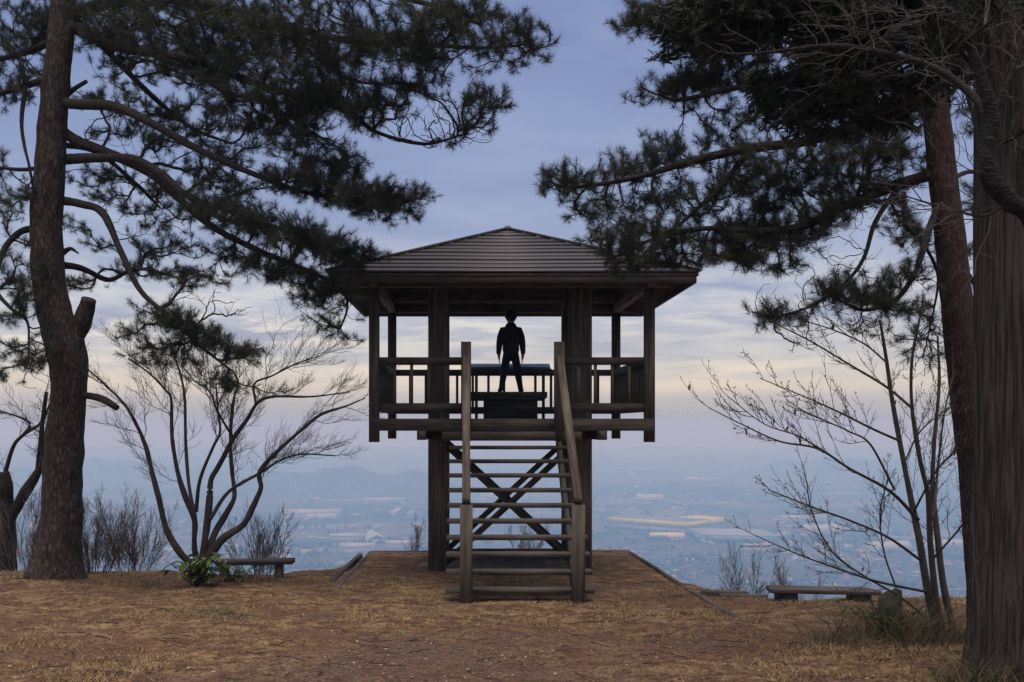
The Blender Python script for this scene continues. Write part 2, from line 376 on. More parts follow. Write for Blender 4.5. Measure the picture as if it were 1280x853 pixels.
# bracing between the posts
def cross(y, off):
    beam('brace', (MPX[0] + 0.10, y, E - 0.33), (MPX[1] - 0.10, y, E - 2.45), 0.10, 0.15, WOOD, tower, up=(0, 1, 0))
    beam('brace', (MPX[1] - 0.10, y + off, E - 0.33), (MPX[0] + 0.10, y + off, E - 2.45), 0.10, 0.15, WOOD, tower, up=(0, 1, 0))
cross(MPY[0] + 0.02, 0.103); cross(MPY[1] - 0.05, 0.103)
for x in MPX:
    beam('brace', (x, MPY[0] + 0.16, E - 0.5), (x, MPY[1] - 0.16, E - 2.35), 0.09, 0.14, WOOD, tower, up=(1, 0, 0))
beam('sill_beam', (MPX[0] + 0.165, MPY[1] - 0.22, E - 2.47), (MPX[1] - 0.165, MPY[1] - 0.22, E - 2.47), 0.10, 0.17, WOOD_L, tower)
# roof ------------------------------------------------------------
RH = 2.93; RHY = 2.72; zE, zA = E + 2.40, E + 3.55
ap = np.array([TX, TY, zA])
def roof_pt(sx, sy, t, dz=0.0):      # t = 0 at the eave, 1 at the apex
    return np.array([TX + sx * RH * (1 - t), TY + sy * RHY * (1 - t), zE + (zA - zE) * t + dz])
cs = [(-1, -1), (1, -1), (1, 1), (-1, 1)]
v = [roof_pt(*c, 0, -0.03) for c in cs] + [ap - np.array([0, 0, 0.03])] + [roof_pt(*c, 0, -0.055) for c in cs] + [ap - np.array([0, 0, 0.055])]
v = np.array(v); f3 = [(0, 1, 4), (1, 2, 4), (2, 3, 4), (3, 0, 4), (6, 5, 9), (7, 6, 9), (8, 7, 9), (5, 8, 9)]
f4 = [(0, 5, 6, 1), (1, 6, 7, 2), (2, 7, 8, 3), (3, 8, 5, 0)]
roof = mobj('roof', np_mesh('roof', v - ap, [f3, f4], False, [SOFFIT]), tower, Matrix.Translation(Vector(ap)))
NC = 12
for k in range(4):
    a, b2 = cs[k], cs[(k + 1) % 4]
    nrm = Vector((a[0] + b2[0], a[1] + b2[1], 0)).normalized()
    for j in range(NC):
        t0 = j / NC - 0.004; t1 = min((j + 1) / NC + 0.016, 0.997)
        lo0, lo1 = roof_pt(*a, t0, -0.004), roof_pt(*b2, t0, -0.004); hi0, hi1 = roof_pt(*a, t1, -0.012), roof_pt(*b2, t1, -0.012)
        tk = 0.034 + 0.006 * math.sin(j * 2.7 + k); jz = 0.004 * math.sin(j * 5.1 + k * 2)
        lo0[2] += jz; lo1[2] -= jz * 0.6; hi0[2] += jz * 0.3
        prism('roof_course', [lo0, lo1, hi1, hi0], [lo0 + [0, 0, tk], lo1 + [0, 0, tk], hi1 + [0, 0, 0.010], hi0 + [0, 0, 0.010]], ROOF, roof)
for c in cs:
    beam('hip_cap', roof_pt(*c, -0.006, 0.035), roof_pt(*c, 0.99, 0.035), 0.10, 0.045, RIDGE, roof)
prism('apex_cap', [ap + [-.11, -.11, -.01], ap + [.11, -.11, -.01], ap + [.11, .11, -.01], ap + [-.11, .11, -.01]], [ap + [-.03, -.03, .075], ap + [.03, -.03, .075], ap + [.03, .03, .075], ap + [-.03, .03, .075]], RIDGE, roof)
# fascia boards
for k in range(4):
    a, b2 = cs[k], cs[(k + 1) % 4]
    s = 0.985
    p = Vector((TX + a[0] * RH * s, TY + a[1] * RHY * s, E + 2.305)); q = Vector((TX + b2[0] * RH * s, TY + b2[1] * RHY * s, E + 2.305))
    if k % 2: dv = (q - p).normalized() * 0.025; p = p + dv; q = q - dv
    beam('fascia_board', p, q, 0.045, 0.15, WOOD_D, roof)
# rafters
for k in range(4):
    a, b2 = cs[k], cs[(k + 1) % 4]
    pa, pb = np.array(a, float), np.array(b2, float)
    for i in range(19):
        s = (i + 0.5) / 19 * 2 - 1                       # along the eave
        tmax = 1 - abs(s)
        def rp(t):
            m_ = (pa + pb) / 2; dv = (pb - pa) / 2
            X = TX + (m_[0] * (1 - t) + dv[0] * s) * RH; Y = TY + (m_[1] * (1 - t) + dv[1] * s) * RHY
            return (X, Y, zE + (zA - zE) * t - 0.105)
        if tmax > 0.08:
            beam('rafter', rp(0.035), rp(min(tmax, 0.6) - 0.02), 0.05, 0.09, WOOD, roof, ch=0.004)
for c in cs:
    beam('hip_rafter', roof_pt(*c, 0.02, -0.125), roof_pt(*c, 0.96, -0.125), 0.08, 0.13, WOOD, roof)
# stairs -----------------------------------------------------------
def slope_pt(x, y): return (x, y, E - 0.35 - (17.30 - y) * (0.212 / 0.283))
stair = empty('stairs', (0.7, 14.8, 0)); stair.parent = tower; WM[stair] = Matrix.Translation((0.7, 14.8, 0)); stair.matrix_basis = WM[tower].inverted() @ WM[stair]
for x in (NXL + 0.005, NXR - 0.005):
    p0 = Vector(slope_pt(x, 14.72)); p1 = Vector(slope_pt(x, FY - 0.02))
    dz = Vector((0, 0, -0.21)); beam('stringer', p0 + dz, p1 + dz, 0.07, 0.24, WOOD, stair)
for i in range(10):
    y = 14.75 + 0.283 * i; z = E - 2.26 + 0.212 * i
    beam('tread', (-0.345, y + 0.13, z - 0.03), (1.70, y + 0.13, z - 0.03), 0.27, 0.058, WOOD, stair, ch=0.008)
for x in (NXL, NXR):
    xb = x + (0.014 if x < 0.5 else 0.02)
    beam('newel_post', (xb, 14.66, float(gz(xb, 14.66)) - 0.2), (xb, 14.66, E - 1.10), 0.172, 0.172, WOOD, stair, ch=0.012)
    beam('newel_post', (x, FY - 0.20, E - 0.28), (x, FY - 0.20, E + 1.33), 0.165, 0.165, WOOD, stair, ch=0.012)
    beam('handrail', (xb, 14.66, E - 1.05), (x, FY - 0.285, E + 1.06), 0.115, 0.12, WOOD_L, stair, ch=0.01)

# timber edging of the terrace
def edging(name, pts, w, h, label, m=WOOD_G, lift=0.0):
    t = empty(name, (pts[0][0], pts[0][1], float(gz(pts[0][0], pts[0][1]))), label, 'edging', 'timber edging round the tower terrace')
    for a, b2 in zip(pts[:-1], pts[1:]):
        za, zb = float(gz(TX, a[1])) + 0.02, float(gz(TX, b2[1])) + 0.02
        beam('edging_board', (a[0], a[1], za - h / 2 - 0.005 + lift), (b2[0], b2[1], zb - h / 2 - 0.005 + lift), w, h, m, t)
edging('terrace_edging', [(3.22, 12.2), (3.22, 16.2), (3.22, 18.7), (3.22, 22.0)], 0.07, 0.10, 'long weathered timber edging along the terrace beside the plank bench', lift=0.012)
edging('terrace_edging', [(-2.02, 16.4), (-2.02, 19.7), (-2.02, 22.0)], 0.09, 0.12, 'upper timber edging board of the terrace on the maple side')
edging('terrace_edging', [(-2.20, 17.2), (-2.20, 20.0), (-2.20, 21.6)], 0.09, 0.10, 'lower second timber edging board stepped below the first, on the maple side')
edging('terrace_edging', [(-1.97, 22.05), (0.6, 22.05), (3.17, 22.05)], 0.08, 0.12, 'timber edging across the far end of the terrace behind the tower', WOOD)

# bench on the deck, view board, person ------------------------------------------------
def slab_bench():
    by = 19.62
    t = empty('deck_bench', (0.66, by, zf), 'dark block bench with overhanging slab top on the tower deck', 'bench')
    zt_ = E + 0.575
    v0 = [(-0.10, by - 0.24, zt_ - 0.10), (1.38, by - 0.24, zt_ - 0.10), (1.38, by + 0.24, zt_ - 0.10), (-0.10, by + 0.24, zt_ - 0.10)]
    lo = [(-0.04, by - 0.23, zt_ - 0.155), (1.31, by - 0.23, zt_ - 0.155), (1.31, by + 0.23, zt_ - 0.155), (-0.04, by + 0.23, zt_ - 0.155)]
    up = [(q[0], q[1], zt_) for q in v0]
    prism('slab', [Vector(q) for q in v0], [Vector(q) for q in up], WOOD, t)
    prism('slab_underside', [Vector(q) for q in lo], [Vector((q[0], q[1], zt_ - 0.102)) for q in v0], WOOD, t)
    beam('block_base', (0.24, by, (zf + zt_ - 0.157) / 2), (1.21, by, (zf + zt_ - 0.157) / 2), 0.36, zt_ - 0.157 - zf, WOOD, t)
    return by, zt_
BY, BZ = slab_bench()
board = empty('view_board', (0.85, RY - 0.18, zf), 'tilted pale metal view guide board set along the back railing', 'sign')
GLOSS = mat('brushed metal panel', (0.16, 0.18, 0.21), 0.35, 0.06, (4, 4, 4), spec=0.6)
prism('panel', [Vector((-0.02, RY - 0.30, E + 1.075)), Vector((1.60, RY - 0.30, E + 1.075)), Vector((1.60, RY + 0.10, E + 1.20)), Vector((-0.02, RY + 0.10, E + 1.20))],
      [Vector((-0.02, RY - 0.31, E + 1.095)), Vector((1.60, RY - 0.31, E + 1.095)), Vector((1.60, RY + 0.09, E + 1.22)), Vector((-0.02, RY + 0.09, E + 1.22))], GLOSS, board)
beam('panel_frame', (-0.04, RY - 0.325, E + 1.07), (1.62, RY - 0.325, E + 1.07), 0.03, 0.045, WOOD, board)
for x in (0.12, 1.46):
    beam('panel_leg', (x, RY - 0.2, zf), (x, RY - 0.2, E + 1.09), 0.06, 0.06, WOOD, board)

CLOTH = mat('dark jacket cloth', (0.018, 0.018, 0.022), 0.85, 0.3, (12, 12, 12), 0.004)
DENIM = mat('dark trousers', (0.016, 0.017, 0.022), 0.9, 0.3, (14, 14, 14), 0.003)
SKIN = mat('skin', (0.30, 0.17, 0.12), 0.55, 0.12, (9, 9, 9))
HAIR = mat('dark hair', (0.012, 0.009, 0.008), 0.6, 0.4, (30, 30, 8), 0.01, (60, 60, 10))
SHOE = mat('dark boots', (0.02, 0.017, 0.015), 0.6, 0.3, (10, 10, 10))
def skin_object(name, verts, edges, radii, root, parent, mats, pick, mw, sub=2):
    me = bpy.data.meshes.new(name); me.from_pydata([tuple(v) for v in verts], edges, [])
    o = bpy.data.objects.new(name + '_tmp', me); C.objects.link(o)
    md = o.modifiers.new('skin', 'SKIN'); md.use_smooth_shade = True; md.branch_smoothing = 0.4
    sv = me.skin_vertices[0].data
    for i, r in enumerate(radii): sv[i].radius = r if isinstance(r, tuple) else (r, r)
    sv[root].use_root = True
    s = o.modifiers.new('sub', 'SUBSURF'); s.levels = sub; s.render_levels = sub
    dg = bpy.context.evaluated_depsgraph_get(); me2 = bpy.data.meshes.new_from_object(o.evaluated_get(dg)); me2.name = name
    bpy.data.objects.remove(o)
    me2.materials.clear()
    for m in mats: me2.materials.append(m)
    for p in me2.polygons: p.material_index = pick(p.center); p.use_smooth = True
    return mobj(name, me2, parent, mw)
def person():
    H = 1.44
    base = Matrix.Translation((0.735, BY - 0.02, BZ)) @ Matrix.Diagonal((1.03, 1.05, 1.0, 1.0))      # faces the valley
    V, Ed, R = [], [], []
    def add(p, r, par=None):
        V.append(p); R.append(r)
        if par is not None: Ed.append((par, len(V) - 1))
        return len(V) - 1
    pel = add((0, 0, 0.68), (0.125, 0.092)); wst = add((0, 0, 0.84), (0.125, 0.09), pel); chest = add((0, -0.005, 1.06), (0.145, 0.098), wst)
    nb_ = add((0, 0, 1.19), (0.09, 0.07), chest); nk = add((0, 0.005, 1.25), (0.048, 0.05), nb_); h1 = add((0, 0.012, 1.325), (0.080, 0.090), nk); h2 = add((0, 0.012, 1.415), (0.078, 0.088), h1)
    add((0, 0.107, 1.345), (0.012, 0.013), h1)                     # nose, away from the eye
    for s in (-1, 1): add((s * 0.091, 0.0, 1.34), (0.013, 0.02), h1)   # ears
    for s in (-1, 1):
        hip = add((s * 0.085, 0, 0.62), (0.080, 0.085), pel); kn = add((s * 0.122, 0.012, 0.35), (0.068, 0.07), hip); an = add((s * 0.165, -0.01, 0.095), (0.046, 0.050), kn)
        heel = add((s * 0.17, -0.02, 0.047), (0.052, 0.052), an); add((s * 0.205, 0.13, 0.037), (0.043, 0.035), heel)
        sh = add((s * 0.140, 0, 1.12), (0.060, 0.060), chest); el = add((s * 0.188, -0.01, 0.88), (0.05, 0.05), sh); wr = add((s * 0.215, 0.03, 0.68), (0.036, 0.036), el)
        pm = add((s * 0.208, 0.038, 0.63), (0.019, 0.033), wr)
        for k in range(4):
            yy = 0.038 + (k - 1.5) * 0.019; ln = (0.058, 0.068, 0.064, 0.05)[3 - k]
            k1 = add((s * 0.207, yy + 0.003, 0.59), 0.0088, pm); k2 = add((s * 0.202, yy + 0.006, 0.59 - ln * 0.55), 0.0082, k1); add((s * 0.192, yy + 0.006, 0.59 - ln), 0.0072, k2)
        t1 = add((s * 0.197, 0.072, 0.63), 0.0098, pm); add((s * 0.192, 0.084, 0.593), 0.0088, t1)
    def pick(c):
        if c.z > 1.21: return 1
        if c.z < 0.10: return 2
        if abs(c.x) > 0.17 and 0.5 < c.z < 0.69: return 1
        return 0
    body = skin_object('person', V, Ed, R, 0, None, [DENIM, SKIN, SHOE], pick, base)
    tag(body, 'person in dark jacket standing on the deck bench, legs apart, arms hanging', 'person')
    # jacket
    V.clear(); Ed.clear(); R.clear()
    a = add((0, 0, 0.69), (0.165, 0.12)); b_ = add((0, 0, 0.78), (0.160, 0.118), a); c_ = add((0, 0, 0.92), (0.165, 0.124), b_); d_ = add((0, -0.005, 1.08), (0.172, 0.128), c_); e_ = add((0, -0.005, 1.175), (0.115, 0.098), d_)
    add((0, -0.012, 1.275), (0.09, 0.09), e_)
    for s in (-1, 1):
        sh = add((s * 0.155, 0, 1.135), (0.076, 0.076), d_); m1 = add((s * 0.188, -0.008, 1.01), (0.060, 0.062), sh); el = add((s * 0.208, -0.01, 0.88), (0.053, 0.056), m1); wr = add((s * 0.216, 0.024, 0.72), (0.044, 0.046), el); add((s * 0.217, 0.03, 0.685), (0.044, 0.045), wr)
    skin_object('jacket', V, Ed, R, 0, body, [CLOTH], lambda c: 0, base)
    # hair: a bob, uneven lower edge
    bm = bmesh.new(); bmesh.ops.create_icosphere(bm, subdivisions=4, radius=1.0)
    for v in bm.verts:
        n = mnoise.noise(v.co * 3.0) * 0.10 + mnoise.noise(v.co * 9.0) * 0.05
        x, y, z = v.co
        if y > 0.25 and z < 0.45: y *= 0.55                        # open at the face
        v.co = Vector((x * 0.108 * (1 + n), y * 0.112 * (1 + n) - 0.004, z * (0.096 if z > 0 else 0.112) * (1 + n) + 1.395))
    me = bpy.data.meshes.new('hair'); bm.to_mesh(me); bm.free(); me.materials.append(HAIR)
    for p in me.polygons: p.use_smooth = True
    mobj('hair', me, body, base)
person()

# ------------------------------------------------------------------ trees: tubes, growth, foliage
def unit(a): return a / np.maximum(np.linalg.norm(a, axis=-1, keepdims=True), 1e-9)
def tubes(polys, radii, sides):
    """polys (N,K,3), radii (N,K) -> verts, quads"""
    polys = np.asarray(polys, float); radii = np.asarray(radii, float); N, K, _ = polys.shape
    t = unit(np.gradient(polys, axis=1))
    ov = unit(polys[:, -1] - polys[:, 0]); ref = np.where(np.abs(ov[:, 2:3]) > 0.8, np.array([[1.0, 0.2, 0]]), np.array([[0, 0.1, 1.0]]))[:, None, :]
    n1 = unit(np.cross(t, np.broadcast_to(ref, t.shape))); n2 = np.cross(t, n1)
    an = np.arange(sides) / sides * 2 * math.pi
    ring = polys[:, :, None, :] + radii[:, :, None, None] * (np.cos(an)[None, None, :, None] * n1[:, :, None, :] + np.sin(an)[None, None, :, None] * n2[:, :, None, :])
    v = ring.reshape(-1, 3)
    b = (np.arange(N)[:, None, None] * K * sides + np.arange(K - 1)[None, :, None] * sides)
    i = np.arange(sides)[None, None, :]; j = (i + 1) % sides
    q = np.stack([b + i, b + j, b + sides + j, b + sides + i], -1).reshape(-1, 4)
    return v, q
def catmull(p, n):
    p = np.asarray(p, float); k = len(p); ext = np.vstack([2 * p[0] - p[1], p, 2 * p[-1] - p[-2]])
    u = np.linspace(0, k - 1 - 1e-9, n); i = u.astype(int); t = (u - i)[:, None]
    a, b, c, d = ext[i], ext[i + 1], ext[i + 2], ext[i + 3]
    return 0.5 * ((2 * b) + (c - a) * t + (2 * a - 5 * b + 4 * c - d) * t * t + (3 * b - a - 3 * c + d) * t ** 3)
def limb_mesh(name, pts, rad, m, parent, sides=10, seg=0.12, rough=0.0, lump=0.0, cap=True):
    pts = np.asarray(pts, float); L = np.linalg.norm(np.diff(pts, axis=0), axis=1).sum(); n = max(8, int(L / seg))
    c = catmull(np.column_stack([pts, rad]), n); poly = c[:, :3]; r = np.maximum(c[:, 3], 0.003)
    v, q = tubes(poly[None], r[None], sides)
    ctr = np.repeat(poly, sides, axis=0); dv = v - ctr
    if rough or lump:
        f = np.array([1 + lump * mnoise.noise(Vector(x * 2.2)) + rough * mnoise.noise(Vector((x[0] * 14, x[1] * 14, x[2] * 4))) for x in v])
        v = ctr + dv * f[:, None]
    faces = [q]
    if cap: faces.append(np.array([[*range(sides - 1, -1, -1)]])); faces.append(np.array([[*range((n - 1) * sides, n * sides)]]))
    o0 = poly[0].copy()
    return mobj(name, np_mesh(name, v - o0, faces, True, [m]), parent, Matrix.Translation(Vector(o0))), poly, r
def grow(node_polys, tips, seed, K=5, rt=0.004, power=0.46, sag=0.05, wob=0.03, wpath=0.25, maxlen=None, fwd=0.55):
    """each tip sprouts a twig from the best node of what has grown so far; returns polylines and pipe-model radii"""
    r_ = np.random.default_rng(seed)
    nodes = np.concatenate(node_polys); tan0 = np.concatenate([unit(np.gradient(np.asarray(p, float), axis=0)) for p in node_polys]); tips = np.asarray(tips, float)
    n0 = len(nodes); cap = n0 + len(tips) * (K - 1) + 5
    pos = np.zeros((cap, 3), np.float32); pos[:n0] = nodes; tan = np.zeros((cap, 3), np.float32); tan[:n0] = tan0
    path = np.zeros(cap, np.float32); own = np.full(cap, -1, np.int64); kk = np.zeros(cap, np.int64)
    d0 = np.array([np.min(((nodes - t) ** 2).sum(1)) for t in tips]); order = np.argsort(d0)
    n = n0; polys = []; att = []; keep = []
    u = np.linspace(0, 1, K)
    for ti in order:
        t = tips[ti].astype(np.float32); dv_ = t - pos[:n]
        dd = np.sqrt((dv_ ** 2).sum(1)); cosf = (dv_ * tan[:n]).sum(1)          # distance along the parent's own direction
        cost = dd + wpath * path[:n] + 0.25 * np.maximum(-dv_[:, 2], 0) + fwd * (dd - cosf)
        b = int(np.argmin(cost)); ln = float(dd[b])
        if maxlen and ln > maxlen: continue
        if ln < 0.02: continue
        p0 = pos[b].astype(float); dv = tips[ti] - p0
        w = (u * (1 - u) * 4)[:, None]
        lead = (tan[b].astype(float) * ln - dv) * 0.16                             # leaves along the parent, then bends away
        poly = p0 + dv * u[:, None] + w * (lead + np.array([0, 0, -1.0]) * sag * ln + r_.normal(0, 1, 3) * wob * ln)
        poly[1:-1] += r_.normal(0, wob * 0.7, (K - 2, 3)) * ln
        i = len(polys); polys.append(poly); att.append((own[b], kk[b])); keep.append(ti)
        m_ = n + K - 1; pos[n:m_] = poly[1:]; tan[n:m_] = unit(np.gradient(poly, axis=0))[1:]; path[n:m_] = path[b] + ln * u[1:]; own[n:m_] = i; kk[n:m_] = np.arange(1, K); n = m_
    N = len(polys); cnt = np.zeros((N, K)); polys = np.array(polys)
    for i in range(N - 1, -1, -1):
        o, k = att[i]
        if o >= 0: cnt[o, :k + 1] += 1 + cnt[i, 0]
    rad = rt * (1 + cnt) ** power
    return polys, rad, np.array(keep)
def needle_mesh(name, pos, axis_, size, m, per=46, length=0.115, width=0.0041, shoot=0.13, th=(18, 72), parent=None, seed=1, mats=None, brown=0.0):
    r_ = np.random.default_rng(seed); T = len(pos); n = T * per
    ax = unit(np.repeat(axis_, per, axis=0)); sz = np.repeat(size, per)
    rv = unit(r_.normal(0, 1, (n, 3))); perp = unit(rv - (rv * ax).sum(1, keepdims=True) * ax)
    th_ = np.radians(r_.uniform(th[0], th[1], n)); u = r_.uniform(0, 1, n)
    d = ax * np.cos(th_)[:, None] + perp * np.sin(th_)[:, None]; d[:, 2] -= 0.06; d = unit(d)
    base = np.repeat(pos, per, axis=0) - ax * (u * shoot * sz)[:, None]
    ln = length * sz * r_.uniform(0.75, 1.15, n)
    sd = unit(np.cross(d, r_.normal(0, 1, (n, 3)))) * (width * 0.5 * np.sqrt(sz))[:, None]
    v = np.empty((n, 3, 3), np.float32); v[:, 0] = base - sd; v[:, 1] = base + sd; v[:, 2] = base + d * ln[:, None]
    mi = None
    if brown: mi = np.repeat((r_.random(T) < brown).astype(np.int32), per)
    o0 = pos.mean(0)
    me = np_mesh(name, v.reshape(-1, 3) - o0, [np.arange(n * 3).reshape(-1, 3)], False, mats or [m], mi)
    o = mobj(name, me, parent, Matrix.Translation(Vector(o0))); o['kind'] = 'stuff'
    return o
def pad_tips(pads, seed, depth_k=0.8, dens=1.0, clump=1):
    """pads: (px, py, distance, half width px, half height px, roll degrees, count): a lens of foliage in space"""
    r_ = np.random.default_rng(seed); out = []
    for (px, py, d, rx, ry, roll, n) in pads:
        s = F / d; c = P(px, py, d); a, b = rx / s, ry / s; dep = max(a * depth_k, b); dep = min(dep, 1.6)
        n = max(4, int(n * dens)); nc = max(3, n // clump)
        q = unit(r_.normal(0, 1, (nc, 3))) * (r_.uniform(0, 1, (nc, 1)) ** 0.42)
        q = q * np.array([a, dep, b])
        if clump > 1:                                   # sprays: several shoots close together on one branch end
            q = q[r_.integers(0, nc, n)] + r_.normal(0, 1, (n, 3)) * np.array([0.15, 0.15, 0.06])
        x, y, z = q[:, 0], q[:, 1], q[:, 2]
        cr, sr = math.cos(math.radians(-roll)), math.sin(math.radians(-roll))
        out.append(np.stack([c[0] + x * cr - z * sr, c[1] + y, c[2] + x * sr + z * cr], 1))
    return np.concatenate(out)
def trace(pts, d0, d1, w0=None, w1=None):
    """a limb surveyed as photo positions from distance d0 at its root to d1 at its end; widths in pixels"""
    n = len(pts); ds = np.linspace(d0, d1, n)
    p = np.array([P(x, y, d) for (x, y), d in zip(pts, ds)])
    if w0 is None: return p
    w = np.array(w0) if hasattr(w0, '__len__') else np.linspace(w0, w1, n)
    return p, w * 0.5 * ds / F
def build_conifer(root, limbs, pads, seed, bark, needle, K=5, per=46, tufts=3, rt=0.0042, extra_nodes=(), style='pine', size=(0.8, 1.15), brown=0.02, maxlen=2.6, dens=0.62):
    nodes = list(extra_nodes)
    for pts, rad in limbs:
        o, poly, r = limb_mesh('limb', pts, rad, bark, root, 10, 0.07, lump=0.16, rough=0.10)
        nodes.append(poly[len(poly) // 4:])
    tips = pad_tips(pads, seed, dens=dens, clump=6)
    polys, rad, keep = grow(nodes, tips, seed + 1, K, rt, maxlen=maxlen)
    v, q = tubes(polys, rad, 4); o0 = polys[0, 0]
    tw = mobj('twigs', np_mesh('twigs', v - o0, [q], True, [TWIG_P]), root, Matrix.Translation(Vector(o0))); tw['kind'] = 'stuff'
    r_ = np.random.default_rng(seed + 2)
    ends = polys[:, -1]; tang = unit(polys[:, -1] - polys[:, -2])
    P_, A_, S_ = [ends], [unit(tang * 0.8 + np.array([0, 0, 0.45]) + r_.normal(0, 0.25, ends.shape))], [r_.uniform(size[0], size[1], len(ends))]
    for j in range(tufts - 1):
        fr = r_.uniform(0.45, 0.97, len(ends)); k = fr * (K - 1); i = np.minimum(k.astype(int), K - 2); t = (k - i)[:, None]
        ar = np.arange(len(ends)); p = polys[ar, i] * (1 - t) + polys[ar, i + 1] * t; tg = unit(polys[ar, i + 1] - polys[ar, i])
        a = unit(tg * 0.7 + np.array([0, 0, 0.35]) + r_.normal(0, 0.45, p.shape))
        P_.append(p + a * 0.10); A_.append(a); S_.append(r_.uniform(size[0] * 0.85, size[1] * 0.95, len(p)))
    pos = np.concatenate(P_); ax = np.concatenate(A_); sz = np.concatenate(S_)
    if style == 'pine':
        crown = needle_mesh('crown', pos, ax, sz, needle, per, parent=root, seed=seed + 3, mats=[needle, NEEDLE_OLD], brown=brown)
    else:
        ax = unit(ax + np.array([0, 0, -0.55])); 
        crown = needle_mesh('crown', pos, ax, sz, needle, per, 0.085, 0.013, 0.30, (10, 42), parent=root, seed=seed + 3)
    if style == 'pine':                                  # cones near the branch ends
        for i in r_.choice(len(ends), 46, replace=False):
            p = polys[i, -2]; o = mobj('cone', cone_mesh(), root, Matrix.Translation(Vector(p) + Vector((0, 0, -0.02))) @ Matrix.Rotation(r_.uniform(0, 3), 4, 'X'))
    return crown
CONE_ME = []
def cone_mesh():
    if not CONE_ME:
        n, S = 9, 10; v = []
        for i in range(n):
            t = i / (n - 1); r = 0.021 * math.sin(math.pi * (0.12 + 0.84 * t)) ** 0.7
            for j in range(S): a = (j + 0.5 * (i % 2)) / S * 2 * math.pi; rr = r * (1.18 if j % 2 == i % 2 else 0.9); v.append((rr * math.cos(a), rr * math.sin(a), -0.026 + 0.052 * t))
        q = [(i * S + j, i * S + (j + 1) % S, (i + 1) * S + (j + 1) % S, (i + 1) * S + j) for i in range(n - 1) for j in range(S)]
        CONE_ME.append(np_mesh('cone', v, [q], False, [mat('pine cone scales', (0.06, 0.042, 0.03), 0.9, 0.3, (40, 40, 40))]))
    return CONE_ME[0]

